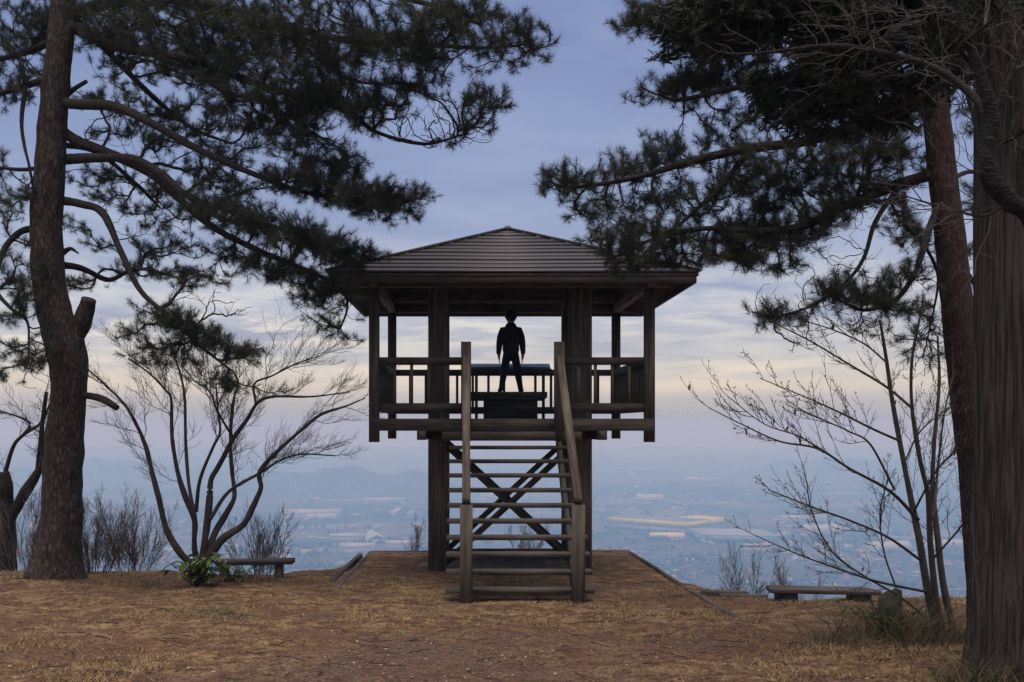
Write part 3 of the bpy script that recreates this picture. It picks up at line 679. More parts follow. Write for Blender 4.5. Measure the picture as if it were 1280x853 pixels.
# ---- the old pine with the forked trunk
def old_pine():
    d = 17.2
    root = empty('old_pine', P(72, 714, d), 'thick old pine with stubbed fork and long layered limbs reaching to the tower roof', 'tree')
    tr = [(70, 722), (73, 690), (77, 640), (80, 560), (86, 490), (83, 440), (68, 390), (60, 340), (58, 285), (62, 220), (66, 150), (72, 80), (80, 0), (90, -120), (104, -260), (118, -420)]
    w = [84, 62, 56, 52, 49, 56, 48, 45, 44, 43, 40, 37, 34, 28, 18, 7]
    p, r = trace(tr, d, d - 0.3, [x * 0.89 for x in w])
    _, tp, _ = limb_mesh('trunk', p, r, PINE_BARK, root, 28, 0.06, rough=0.07, lump=0.07)
    p, r = trace([(80, 440), (97, 412), (106, 392), (111, 374)], d - 0.05, d - 0.25, [34, 24, 21, 19]); limb_mesh('broken_fork', p, r, PINE_BARK, root, 16, 0.04, rough=0.18, lump=0.15)
    p, r = trace([(92, 494), (112, 495), (130, 500), (146, 510)], d, d - 0.5, [12, 9, 9, 8]); limb_mesh('cut_branch', p, r, LIMB_BARK, root, 10, 0.05, lump=0.1)
    p, r = trace([(76, 126), (92, 112), (108, 102)], d, d - 0.3, [9, 6, 5]); limb_mesh('cut_branch', p, r, LIMB_BARK, root, 8, 0.05, lump=0.1)
    p, r = trace([(76, 318), (88, 311), (98, 317)], d, d - 0.2, [8, 5, 2]); limb_mesh('cut_branch', p, r, LIMB_BARK, root, 8, 0.05, lump=0.1)
    T = lambda pts, d1, w0, w1, d0=d: trace(pts, d0, d1, w0, w1)
    limbs = [
        T([(72, 123), (88, 130), (140, 133), (185, 152), (250, 188), (320, 219), (380, 240), (440, 249), (505, 250)], 14.6, 15, 3),
        T([(68, 158), (100, 178), (150, 198), (190, 218), (215, 240), (260, 280), (320, 312), (395, 343), (428, 362), (434, 385), (426, 410)], 15.6, 15, 2),
        T([(74, 200), (110, 198), (165, 199), (200, 216), (240, 248), (300, 268), (360, 290), (415, 312)], 15.0, 14, 3),
        T([(72, 250), (100, 255), (128, 266), (150, 312), (176, 364), (212, 396), (250, 432), (290, 464)], 15.8, 12, 2.5),
        T([(86, 30), (110, 42), (150, 58), (200, 68), (250, 78), (330, 108), (400, 125), (440, 142), (470, 165), (530, 180), (580, 168)], 14.2, 16, 2.5),
        T([(200, 68), (245, 90), (280, 115), (330, 128), (390, 165), (430, 190)], 14.8, 7, 2, 16.3),
        T([(80, 20), (150, 2), (230, 0), (320, 22), (430, 50), (520, 55), (600, 60), (665, 55)], 13.6, 17, 2.5),
        T([(86, -70), (180, -70), (320, -45), (450, -15), (560, 12), (600, 30)], 14.0, 16, 3),
        T([(84, -30), (150, -25), (240, 8), (330, 28), (380, 60), (440, 100), (520, 105)], 15.5, 13, 2.5),
        T([(62, 98), (30, 108), (-10, 118), (-80, 120)], 16.2, 10, 4), T([(66, 52), (30, 66), (-40, 82), (-100, 80)], 17.4, 10, 3),
        T([(56, 286), (30, 288), (12, 302), (0, 325), (-6, 360), (14, 386), (34, 402), (36, 440)], 16.0, 10, 2.5), T([(54, 210), (20, 212), (-30, 205)], 17.8, 6, 3),
        T([(32, 108), (27, 150), (30, 180), (36, 205)], 16.6, 6, 3, 16.8),
        T([(60, 330), (100, 335), (135, 350), (160, 340), (190, 335)], 19.5, 9, 3, 17.4), T([(66, 180), (120, 190), (170, 230), (200, 260)], 19.4, 9, 3, 17.3),
        T([(80, 10), (130, 60), (190, 120), (240, 160), (290, 180)], 19.0, 10, 3, 17.2),
        T([(92, -130), (200, -170), (330, -170), (450, -150)], 15.0, 13, 3), T([(98, -200), (0, -230), (-120, -220)], 17.0, 12, 3), T([(100, -240), (180, -290), (260, -320)], 18.6, 9, 3),
    ]
    pads = [
        (250, 28, 15.6, 150, 50, 6, 520), (420, 38, 14.4, 130, 42, 3, 520), (540, 48, 13.9, 95, 36, 0, 330), (652, 48, 13.5, 50, 24, -4, 110), (585, 12, 14.0, 70, 22, 6, 120),
        (400, 108, 14.8, 105, 34, 8, 420), (330, 132, 15.5, 80, 32, 12, 240), (440, 130, 14.6, 55, 24, 5, 130), (600, 110, 13.9, 38, 34, 0, 75), (520, 95, 14.2, 60, 25, 10, 120), (560, 160, 14.2, 65, 16, 0, 40),
        (130, 45, 16.5, 60, 50, 0, 140), (150, 20, 17.4, 90, 30, 0, 150), (30, 50, 17.2, 55, 55, 0, 200), (15, 118, 16.8, 40, 26, 0, 90),
        (280, 90, 16.0, 100, 32, 10, 320), (250, 140, 17.5, 55, 38, 0, 120), (390, 195, 15.2, 60, 36, 25, 170), (350, 160, 15.8, 60, 30, 0, 130), (310, 165, 18.5, 60, 45, 0, 110),
        (160, 92, 17.2, 60, 26, 0, 70), (170, 150, 18.3, 80, 28, 0, 100), (225, 170, 17.0, 60, 30, 0, 90), (420, 205, 15.0, 35, 20, 0, 50),
        (420, 232, 14.9, 75, 22, 8, 230), (470, 250, 14.6, 62, 16, 0, 190), (370, 225, 15.2, 40, 22, 15, 70), (515, 248, 14.5, 24, 7, -3, 28), (505, 268, 14.6, 24, 7, -2, 22),
        (320, 280, 15.6, 95, 24, 12, 330), (400, 305, 15.1, 62, 22, 10, 230), (440, 318, 15.0, 30, 18, 10, 80), (270, 258, 15.8, 50, 20, 20, 110),
        (300, 325, 16.2, 60, 24, 15, 100), (370, 348, 15.8, 66, 24, 15, 210), (405, 372, 15.6, 34, 18, 15, 70), (425, 412, 15.6, 26, 14, 10, 34),
        (250, 232, 17.0, 75, 36, 10, 120), (190, 262, 18.8, 62, 34, 0, 110), (185, 330, 19.2, 42, 18, 0, 70), (150, 310, 19.2, 35, 14, 0, 30), (215, 300, 18.0, 45, 25, 0, 60), (215, 345, 19.0, 28, 10, 0, 25),
        (100, 355, 19.0, 28, 18, 0, 46), (88, 280, 18.6, 26, 22, 0, 36), (120, 240, 18.8, 40, 25, 0, 50),
        (230, 402, 16.2, 52, 18, 12, 150), (200, 420, 16.2, 55, 20, 0, 100), (275, 432, 15.9, 44, 16, 20, 110), (310, 440, 15.8, 16, 6, -15, 18), (190, 448, 16.3, 42, 14, 0, 45), (275, 475, 15.8, 36, 12, 10, 36), (345, 485, 15.8, 20, 6, 0, 8),
        (22, 250, 16.8, 34, 28, 0, 70), (12, 330, 16.4, 24, 36, 0, 70), (22, 378, 16.2, 30, 26, 0, 70), (26, 448, 16.2, 44, 30, 0, 100), (40, 300, 17.6, 18, 20, 0, 20), (0, 215, 17.6, 30, 25, 0, 40),
        (200, 55, 17.8, 110, 40, 0, 260), (330, 60, 16.6, 120, 34, 5, 260), (230, 20, 18.6, 130, 40, 0, 220), (130, 215, 18.8, 60, 35, 0, 80), (300, 225, 17.6, 70, 30, 10, 100), (150, 130, 19.2, 70, 40, 0, 100), (250, 345, 17.0, 60, 22, 10, 70), (60, 20, 17.6, 60, 40, 0, 120),
        (300, -170, 15.2, 170, 36, 0, 260), (-60, -220, 17.0, 120, 40, 0, 160), (200, -330, 18.4, 120, 60, 0, 180), (130, -420, 17.0, 90, 50, 0, 160), (430, -90, 14.6, 120, 34, 5, 160), (-80, 100, 16.8, 60, 40, 0, 80),
    ]
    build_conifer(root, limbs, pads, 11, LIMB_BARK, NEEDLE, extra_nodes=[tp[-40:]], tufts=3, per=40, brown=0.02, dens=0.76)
    # bare dangling ends between the layers
    r_ = np.random.default_rng(5)
    bt = pad_tips([(500, 150, 14.4, 110, 26, 0, 130), (560, 172, 14.2, 70, 12, 0, 80), (250, 370, 16.2, 40, 14, 0, 22), (290, 385, 16.0, 34, 12, 0, 26), (200, 270, 17.0, 70, 60, 0, 60), (150, 180, 17.2, 60, 60, 0, 50), (60, 430, 16.4, 60, 70, 0, 50)], 6)
    nodes = ([catmull(l[0], 40)[10:] for l in limbs[:13]])
    polys, rad, _ = grow(nodes, bt, 8, 6, 0.0032, sag=0.10, wob=0.05); v, q = tubes(polys, rad, 4)
    o = mobj('bare_twigs', np_mesh('bare_twigs', v - polys[0, 0], [q], True, [TWIG_P]), root, Matrix.Translation(Vector(polys[0, 0]))); o['kind'] = 'stuff'
old_pine()

# ---- the red-barked pine
def red_pine():
    d = 12.6
    root = empty('red_pine', P(1238, 775, d), 'slender red barked pine leaning behind the cedar, needles hanging over the roof', 'tree')
    tr = [(1240, 785), (1230, 700), (1222, 600), (1209, 490), (1197, 390), (1187, 290), (1176, 200), (1168, 110), (1160, 10), (1152, -120), (1146, -260), (1142, -380)]
    p, r = trace(tr, d, d, [56, 46, 43, 41, 38, 36, 34, 32, 30, 25, 16, 7]); _, tp, _ = limb_mesh('trunk', p, r, RED_BARK, root, 22, 0.06, rough=0.04, lump=0.05)
    T = lambda pts, d1, w0, w1, d0=d: trace(pts, d0, d1, w0, w1)
    limbs = [
        T([(1168, 120), (1100, 150), (1010, 176), (930, 187), (860, 203), (810, 218), (760, 229), (705, 234), (688, 226)], 13.4, 16, 2.5),
        T([(940, 186), (918, 212), (900, 236), (868, 264), (838, 292), (800, 322)], 13.2, 9, 2, 12.9),
        T([(1176, 215), (1120, 232), (1060, 256), (1000, 284), (940, 289), (880, 286), (815, 300), (768, 322)], 13.2, 16, 2.5),
        T([(1182, 250), (1166, 275), (1152, 318), (1142, 345), (1118, 376), (1080, 388), (1050, 376)], 12.0, 11, 3),
        T([(1125, 232), (1095, 276), (1080, 322), (1058, 352), (1020, 380), (970, 396), (940, 390)], 12.4, 7, 2, 12.6),
        T([(1130, 240), (1132, 280), (1150, 300), (1168, 330), (1172, 360), (1160, 420)], 12.9, 6, 2, 12.6),
        T([(1160, 20), (1080, 10), (990, 20), (900, 20), (830, 22), (790, 18)], 13.0, 14, 3), T([(1164, 70), (1090, 80), (1000, 100), (920, 110), (850, 125), (822, 118)], 13.4, 14, 3),
        T([(1152, -110), (1050, -100), (940, -60), (860, -30)], 13.0, 14, 3), T([(1168, 110), (1200, 90), (1240, 60), (1290, 30)], 13.0, 10, 3), T([(1150, -150), (1230, -170), (1330, -190)], 13.4, 12, 3),
        T([(1180, 230), (1215, 215), (1260, 230)], 14.4, 8, 3), T([(1190, 320), (1220, 360), (1230, 420)], 14.2, 8, 3),
    ]
    pads = [
        (835, 22, 13.0, 52, 28, 0, 210), (800, 22, 13.0, 26, 16, -15, 50), (905, 10, 13.0, 80, 35, 0, 300), (880, 60, 13.2, 50, 30, 15, 180), (1000, 30, 13.2, 100, 45, 0, 420), (1100, 40, 12.8, 80, 55, 0, 380),
        (850, 112, 13.4, 38, 26, 0, 120), (920, 100, 13.4, 70, 32, 10, 260), (1010, 105, 13.2, 80, 36, 0, 320), (1090, 120, 12.8, 70, 40, 0, 280), (826, 120, 13.5, 20, 10, 0, 20),
        (715, 226, 13.4, 42, 16, 4, 80), (700, 240, 13.4, 20, 14, 0, 22), (770, 210, 13.4, 52, 20, -8, 110), (845, 190, 13.4, 60, 18, -6, 120), (820, 178, 13.6, 30, 12, 0, 26),
        (740, 258, 13.4, 40, 24, 0, 64), (790, 262, 13.2, 60, 28, 0, 130), (850, 250, 13.4, 60, 30, 0, 110), (930, 250, 13.4, 70, 34, 0, 170), (1000, 225, 13.0, 90, 30, 0, 300), (930, 200, 13.2, 70, 20, 0, 140),
        (870, 296, 13.2, 90, 26, 0, 330), (780, 312, 13.2, 48, 20, 0, 140), (820, 330, 13.2, 60, 10, 0, 110), (950, 305, 13.2, 52, 24, -8, 230), (900, 325, 13.2, 60, 12, 0, 90), (1010, 290, 12.9, 44, 24, -15, 130), (970, 330, 13.2, 28, 10, 0, 36),
        (1050, 255, 12.7, 60, 24, -15, 140), (1060, 205, 12.6, 60, 30, -10, 170), (1120, 200, 12.8, 50, 30, 0, 110),
        (1090, 372, 12.0, 46, 18, 8, 150), (1040, 360, 12.2, 22, 14, -20, 44), (1130, 345, 12.2, 34, 22, 0, 80), (955, 394, 12.4, 30, 11, 8, 46), (1000, 392, 12.4, 26, 10, 0, 22), (1145, 300, 12.8, 30, 22, 0, 44), (1150, 400, 12.8, 36, 28, 0, 50), (1175, 450, 13.2, 20, 18, 0, 14), (1095, 410, 12.0, 22, 10, 0, 18),
        (1240, 60, 13.2, 60, 50, 0, 160), (1230, 160, 14.0, 30, 50, 0, 60), (1200, 300, 14.4, 26, 60, 0, 60), (1225, 230, 14.4, 30, 30, 0, 50), (1220, 420, 14.2, 20, 40, 0, 40),
        (1120, 120, 13.6, 70, 50, 0, 160), (1060, 170, 13.6, 70, 30, 0, 130), (1140, 250, 13.6, 40, 40, 0, 80), (960, 150, 13.6, 80, 24, 0, 130),
        (950, -80, 13.0, 140, 40, 0, 300), (1290, -190, 13.4, 110, 50, 0, 160), (1140, -360, 12.8, 110, 60, 0, 220), (1060, -180, 13.0, 120, 50, 0, 200),
    ]
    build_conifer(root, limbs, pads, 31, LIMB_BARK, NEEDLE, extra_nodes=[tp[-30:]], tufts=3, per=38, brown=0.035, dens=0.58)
    bt = pad_tips([(1050, 340, 12.4, 60, 60, 0, 90), (980, 380, 12.4, 50, 30, 0, 50), (1160, 430, 12.8, 40, 60, 0, 70), (1000, 430, 12.2, 26, 16, 0, 30), (880, 240, 13.3, 130, 40, 0, 130), (1120, 270, 12.8, 60, 50, 0, 70)], 16)
    nodes = ([catmull(l[0], 40)[10:] for l in limbs[:6]])
    polys, rad, _ = grow(nodes, bt, 18, 6, 0.0026, sag=0.08, wob=0.05); v, q = tubes(polys, rad, 4)
    o = mobj('bare_twigs', np_mesh('bare_twigs', v - polys[0, 0], [q], True, [TWIG_P]), root, Matrix.Translation(Vector(polys[0, 0]))); o['kind'] = 'stuff'
red_pine()

# ---- the cedar
def cedar():
    d = 9.3
    root = empty('cedar_tree', P(1268, 838, d), 'broad cedar trunk with vertical stringy bark and dark drooping sprays above', 'tree')
    tr = [(1270, 862), (1272, 830), (1274, 780), (1275, 700), (1276, 600), (1276, 400), (1275, 200), (1269, 0), (1268, -250), (1266, -520), (1264, -800)]
    w = [132, 122, 115, 112, 110, 107, 102, 94, 76, 48, 14]
    p, r = trace(tr, d, d, w)
    n = 260; c = catmull(np.column_stack([p, r]), n); poly, rr = c[:, :3], c[:, 3]; S = 150
    v, q = tubes(poly[None], rr[None], S); ctr = np.repeat(poly, S, axis=0); dv = v - ctr
    ang = np.tile(np.arange(S), n) / S * 2 * math.pi; zz = v[:, 2]
    f = np.array([mnoise.noise(Vector((math.cos(a) * 7, math.sin(a) * 7, z_ * 0.35))) * 0.5 + mnoise.noise(Vector((math.cos(a) * 19, math.sin(a) * 19, z_ * 0.6 + 5))) for a, z_ in zip(ang, zz)])
    flare = 1 + 0.05 * np.cos(ang * 5 + 1) * np.exp(-np.maximum(zz - zz.min() - 0.15, 0) / 0.35)
    v = ctr + dv * (1 + 0.06 * f)[:, None] * flare[:, None]
    o0 = poly[0]; mobj('trunk', np_mesh('trunk', v - o0, [q], True, [CEDAR_BARK]), root, Matrix.Translation(Vector(o0)))
    T = lambda pts, d1, w0, w1, d0=d: trace(pts, d0, d1, w0, w1)
    limbs = [T([(1262, 30), (1190, 25), (1110, 60), (1040, 110), (985, 150)], 10.6, 15, 3), T([(1262, -40), (1180, -50), (1080, -20), (980, 20), (915, 60)], 10.4, 15, 3),
             T([(1262, -110), (1150, -120), (1020, -90), (920, -40), (868, 10)], 10.2, 15, 3), T([(1262, 90), (1200, 100), (1130, 130), (1080, 150)], 11.0, 12, 3),
             T([(1275, 20), (1330, 10), (1400, 40)], 8.6, 12, 3), T([(1262, -60), (1240, -20), (1230, 40)], 7.6, 12, 3), T([(1268, -200), (1180, -230), (1080, -200)], 9.6, 12, 3), T([(1268, -250), (1350, -270), (1450, -240)], 9.0, 12, 3)]
    pads = [(990, 110, 10.7, 60, 40, 10, 150), (1050, 90, 10.5, 80, 40, 15, 210), (1120, 55, 10.2, 80, 40, 10, 200), (930, 40, 10.4, 50, 34, 0, 130), (1000, 20, 10.3, 80, 38, 5, 190), (880, 20, 10.2, 40, 30, -10, 80),
            (950, 0, 10.1, 80, 35, 0, 160), (1100, 0, 10.0, 90, 40, 0, 200), (1100, 140, 11.0, 50, 24, 0, 90), (1020, 150, 10.8, 46, 28, 0, 80), (1160, 110, 10.6, 40, 24, 0, 60), (1200, 20, 8.8, 60, 50, 0, 120), (860, 50, 10.3, 26, 26, 0, 36),
            (1340, 20, 8.7, 70, 50, 0, 90), (1100, -200, 9.6, 100, 50, 0, 120), (1400, -240, 9.0, 100, 50, 0, 100), (1180, -120, 9.8, 100, 50, 0, 140), (1264, -780, 9.3, 80, 160, 0, 140), (1264, -560, 9.3, 140, 100, 0, 160)]
    build_conifer(root, limbs, pads, 51, CEDAR_BARK, CEDARLEAF, extra_nodes=[poly[n * 2 // 3:]], tufts=3, per=40, style='cedar', size=(0.8, 1.2))
cedar()

# ---- bare trees and shrubs made of twigs only
def ramify(parents, levels, seed, K=6, flat=0.8, up=0.12, jit=0.035, centre=None, out=0.0):
    """side shoots leave each parent at an angle, then theirs, and so on; levels: (count, length, angle, first position, radius)"""
    r_ = np.random.default_rng(seed); cur = np.array([catmull(p, 16) for p in parents]); scale = np.ones(len(cur)); res = []
    for (m, Ln, ang, t0, rad) in levels:
        N = len(cur); t = t0 + (1 - t0) * (np.arange(m)[None, :] + r_.uniform(0.05, 0.95, (N, m))) / m; t[:, -1] = 0.985
        f = t * (cur.shape[1] - 1); i = np.minimum(f.astype(int), cur.shape[1] - 2); w = (f - i)[..., None]; ar = np.arange(N)[:, None]
        a, b = cur[ar, i], cur[ar, i + 1]; p = (a * (1 - w) + b * w).reshape(-1, 3); tg = unit(b - a).reshape(-1, 3)
        rv = r_.normal(0, 1, p.shape); rv[:, 2] *= flat
        if centre is not None: rv += out * unit(p - centre)
        pp = unit(rv - (rv * tg).sum(1, keepdims=True) * tg); an = np.radians(r_.normal(ang, ang * 0.28, len(p)))
        an = np.where(np.tile(np.arange(m) == m - 1, N), an * 0.35, an)
        d = tg * np.cos(an)[:, None] + pp * np.sin(an)[:, None]; d[:, 2] += up; d = unit(d)
        ln = Ln * (1.1 - 0.55 * t.reshape(-1)) * r_.uniform(0.55, 1.25, len(p)) * np.repeat(scale, m)
        u = np.linspace(0, 1, K); bend = unit(tg * 0.6 + np.array([0, 0, up * 2]))
        kink = np.cumsum(r_.normal(0, jit, (len(p), K, 3)), axis=1); kink[:, 0] = 0
        poly = p[:, None] + ln[:, None, None] * (d[:, None] * u[None, :, None] + 0.18 * (u ** 2)[None, :, None] * (bend - d)[:, None] + kink)
        res.append((poly, np.tile(np.linspace(rad, rad * 0.45, K), (len(p), 1))))
        cur = poly; scale = np.clip(ln / Ln, 0.5, 1.2)
    return res
def bare_tree(name, label, cat, base, stems, pads, seed, bark, group=None, rt=0.0024, K=6, sides=4, sag=-0.02, wob=0.03, wpath=0.12, part='stem', buds=0, maxlen=1.8, power=0.5, fan=0, ram=None, rk=None):
    root = empty(name, base, label, cat, group); nodes = []
    for pts, rad in stems:
        o, poly, r = limb_mesh(part, pts, rad, bark, root, 8 if rad[0] < 0.05 else 14, 0.05, lump=0.12 if rad[0] < 0.05 else 0.28, rough=0.0 if rad[0] < 0.05 else 0.14); nodes.append(poly[len(poly) // 3:])
    if ram:
        res = ramify([pt for pt, _ in stems], ram, seed, **(rk or {})); sets = [tubes(a_, b_, 4 if i_ == 0 else 3) for i_, (a_, b_) in enumerate(res)]; polys = res[min(1, len(res) - 1)][0]; K = polys.shape[1]
    else:
        tips = pad_tips(pads, seed)
        polys, rad, _ = grow(nodes, tips, seed + 1, K, rt, power, sag=sag, wob=wob, wpath=wpath, maxlen=maxlen); sets = [tubes(polys, rad, sides)]
    if fan:                                             # short forked ends
        r_ = np.random.default_rng(seed + 9); fp = []
        for j in range(fan):
            k = r_.integers(2, K, len(polys)); a = polys[np.arange(len(polys)), k]; t = unit(polys[:, -1] - polys[:, -2]); dr = unit(t + r_.normal(0, 0.5, t.shape) + np.array([0, 0, 0.15])); ln = r_.uniform(0.08, 0.28, (len(polys), 1))
            fp.append(np.stack([a, a + dr * ln * 0.5 + r_.normal(0, 0.008, a.shape), a + dr * ln], 1))
        fp = np.concatenate(fp); sets.append(tubes(fp, np.tile([rt, rt * 0.9, rt * 0.5], (len(fp), 1)), 3))
    if buds:
        r_ = np.random.default_rng(seed + 8); i = r_.integers(0, len(polys), buds); k = r_.integers(1, K, buds); a = polys[i, k]; dr = unit(r_.normal(0, 0.6, a.shape) + np.array([0, 0, 0.7]))
        ln = r_.uniform(0.015, 0.04, (buds, 1)); bp = np.stack([a, a + dr * ln * 0.6, a + dr * ln], 1); sets.append(tubes(bp, np.tile([0.002, 0.0045, 0.001], (buds, 1)), 4))
    off = 0; V, Q = [], []
    for v, q in sets: V.append(v); Q.append(q + off); off += len(v)
    o0 = polys[0, 0]; o = mobj('twigs', np_mesh('twigs', np.concatenate(V) - o0, [np.concatenate(Q)], True, [bark if bark in (TWIG_S, TWIG_B) else TWIG]), root, Matrix.Translation(Vector(o0))); o['kind'] = 'stuff'
    return root, polys

def maple():
    d = 16.9
    T = lambda pts, w0, w1, d1=d, d0=d: trace(pts, d0, d1, w0 * 0.85, w1)
    stems = [
        T([(246, 712), (226, 692), (208, 662), (200, 630), (190, 590), (182, 558), (170, 530), (155, 505), (130, 480), (108, 460)], 11, 2, d - 0.8),
        T([(246, 708), (243, 680), (243, 650), (232, 622), (222, 590), (215, 545), (214, 500), (207, 488), (188, 468), (160, 448)], 10, 1.6, d - 1.2),
        T([(244, 648), (236, 605), (232, 550), (231, 500), (226, 470), (216, 440), (212, 424)], 6, 1.6, d + 0.9),
        T([(252, 705), (258, 660), (262, 625), (264, 600), (276, 578), (292, 548), (308, 526), (322, 504), (342, 496), (390, 496), (438, 490)], 11, 1.6, d + 0.3),
        T([(245, 640), (250, 600), (266, 560), (275, 540), (272, 510), (270, 480)], 6, 1.6, d - 0.6),
        T([(254, 705), (268, 668), (284, 640), (293, 620), (290, 590), (288, 550), (292, 500), (298, 480), (290, 462)], 10, 1.8, d + 1.2),
        T([(254, 710), (276, 676), (304, 656), (318, 630), (326, 610), (325, 590), (346, 565), (380, 535), (402, 518), (432, 508), (456, 498)], 12, 1.6, d - 0.9),
        T([(262, 650), (286, 615), (324, 592), (350, 576), (376, 568), (420, 570)], 6, 1.5, d + 0.8),
        T([(320, 506), (318, 480), (340, 470), (370, 455), (400, 445)], 4, 1.4, d + 1.0, d + 0.2), T([(292, 548), (272, 515), (262, 490), (240, 475)], 4, 1.4, d - 0.9),
    ]
    pads = [(400, 470, d, 55, 40, 20, 170), (415, 525, d - 0.6, 45, 36, 10, 150), (340, 460, d + 0.6, 60, 40, 0, 130), (350, 520, d + 0.4, 50, 40, 0, 90), (270, 480, d, 60, 45, 0, 120), (195, 490, d - 0.8, 55, 40, 0, 120),
            (140, 480, d - 0.8, 40, 45, 0, 110), (180, 545, d - 0.3, 60, 22, 0, 80), (260, 540, d + 0.5, 50, 30, 0, 60), (330, 555, d, 60, 20, 0, 50), (410, 568, d + 0.6, 30, 8, 0, 22), (130, 530, d - 0.5, 30, 14, 0, 30), (220, 450, d + 0.4, 40, 20, 0, 50)]
    bare_tree('bare_maple', 'leafless maple with many slender stems spreading like a fan from one base', 'tree', P(250, 708, d), stems, pads, 71, TWIG, rt=0.002, ram=[(11, 1.05, 46, 0.38, 0.0055), (10, 0.62, 42, 0.12, 0.003), (5, 0.28, 40, 0.15, 0.0019)], rk=dict(flat=0.35, up=0.05, jit=0.045, centre=P(262, 640, d), out=1.1))
maple()
def right_bush():
    d = 11.4
    T = lambda pts, w0, w1, d1=d, d0=d: trace(pts, d0, d1, w0 * 0.78, w1 * 0.9)
    stems = [
        T([(1176, 806), (1160, 740), (1150, 680), (1142, 640), (1130, 580), (1116, 505), (1108, 450), (1100, 400)], 14, 4, d + 0.2),
        T([(1180, 806), (1170, 750), (1163, 680), (1160, 620), (1150, 575), (1140, 510), (1140, 450), (1150, 396)], 12, 3, d - 0.4),
        T([(1196, 806), (1180, 735), (1172, 672), (1166, 610), (1168, 550), (1174, 480), (1172, 420)], 12, 3, d + 0.5),
        T([(1166, 650), (1172, 590), (1180, 520), (1192, 465)], 5, 2, d + 0.9),
        T([(1148, 650), (1112, 614), (1062, 586), (1022, 561), (975, 552), (930, 532), (886, 510)], 6, 1.4, d - 1.0), T([(1030, 566), (1000, 546), (955, 530), (910, 496)], 3, 1.3, d - 0.9, d - 0.6),
        T([(1126, 552), (1090, 536), (1050, 516), (1010, 498), (950, 473)], 4.5, 1.3, d - 0.8), T([(1118, 612), (1088, 556), (1062, 540), (1036, 528), (998, 511)], 4, 1.3, d - 1.2),
        T([(1142, 512), (1108, 484), (1062, 456), (1010, 425), (955, 398)], 5, 1.4, d + 0.8), T([(1110, 455), (1080, 430), (1040, 412), (1000, 400)], 3.5, 1.3, d + 0.9),
        T([(1150, 700), (1110, 672), (1060, 650), (1010, 632), (960, 612)], 5, 1.4, d - 1.2), T([(1158, 740), (1100, 728), (1050, 712), (1000, 694), (945, 670)], 4.5, 1.4, d - 1.0),
        T([(1165, 700), (1200, 660), (1225, 620)], 4, 1.5, d - 0.9), T([(1142, 640), (1170, 590), (1200, 560)], 4, 1.5, d - 1.0), T([(1130, 580), (1150, 540), (1185, 510)], 3.5, 1.5, d + 0.5),
        T([(1176, 790), (1130, 750), (1080, 720), (1040, 690), (1015, 640), (1008, 600)], 4, 1.4, d - 0.5), T([(1120, 735), (1105, 690), (1100, 640), (1110, 600)], 3, 1.3, d - 0.4),
    ]
    pads = [(1000, 520, d - 0.9, 90, 26, 18, 60), (1060, 560, d - 0.6, 60, 40, 20, 60), (1060, 480, d, 70, 40, 25, 70), (1140, 470, d + 0.3, 50, 60, 0, 80), (1060, 640, d - 0.8, 80, 40, 12, 110), (1050, 700, d - 0.6, 60, 30, 0, 100), (1170, 560, d, 40, 70, 0, 70),
            (1190, 640, d - 0.3, 30, 60, 0, 60), (980, 620, d - 1.0, 40, 20, 10, 24), (1030, 420, d + 0.7, 60, 20, 20, 30), (1100, 660, d - 0.2, 40, 50, 0, 70)]
    root, polys = bare_tree('bare_coppice', 'leafless coppiced shrub of tall thin stems growing between the mossy stump and the cedar', 'shrub', P(1178, 800, d), stems, pads, 91, TWIG_S, rt=0.0021, ram=[(12, 0.62, 38, 0.25, 0.004), (6, 0.24, 42, 0.15, 0.0026), (3, 0.07, 45, 0.2, 0.0017)], rk=dict(flat=0.9, up=0.16, jit=0.02, centre=P(1170, 640, d), out=0.5), buds=900)
    r_ = np.random.default_rng(2)                       # a few withered leaves still hanging
    for i in r_.choice(len(polys), 26, replace=False):
        p = polys[i, r_.integers(2, 5)]; leaf_at('withered_leaf', p, (r_.normal(0, 0.4), r_.normal(0, 0.4), -1), r_.uniform(0.05, 0.09), DRYLEAF, root)
LEAFME = {}
def leaf_mesh(m):
    if m.name in LEAFME: return LEAFME[m.name]
    v = []; n = 6
    for i in range(n + 1):
        t = i / n; w = 0.21 * math.sin(math.pi * min(1, t * 0.92 + 0.05)) ** 0.8; zc = -0.22 * t * t
        v += [(-w, t, zc + w * 0.35), (0, t, zc), (w, t, zc + w * 0.35)]
    q = [(3 * i + a, 3 * i + a + 1, 3 * i + a + 4, 3 * i + a + 3) for i in range(n) for a in (0, 1)]
    me = np_mesh('leaf', v, [q], True, [m]); LEAFME[m.name] = me; return me
def leaf_at(name, p, d, size, m, parent):
    y = Vector(d).normalized(); x = y.cross(Vector((0.13, 0.2, 1))).normalized(); z = x.cross(y)
    mw = Matrix(((x[0], y[0], z[0], 0), (x[1], y[1], z[1], 0), (x[2], y[2], z[2], 0), (0, 0, 0, 1))) @ Matrix.Scale(size, 4); mw.translation = Vector(p)
    return mobj(name, leaf_mesh(m), parent, mw)
right_bush()
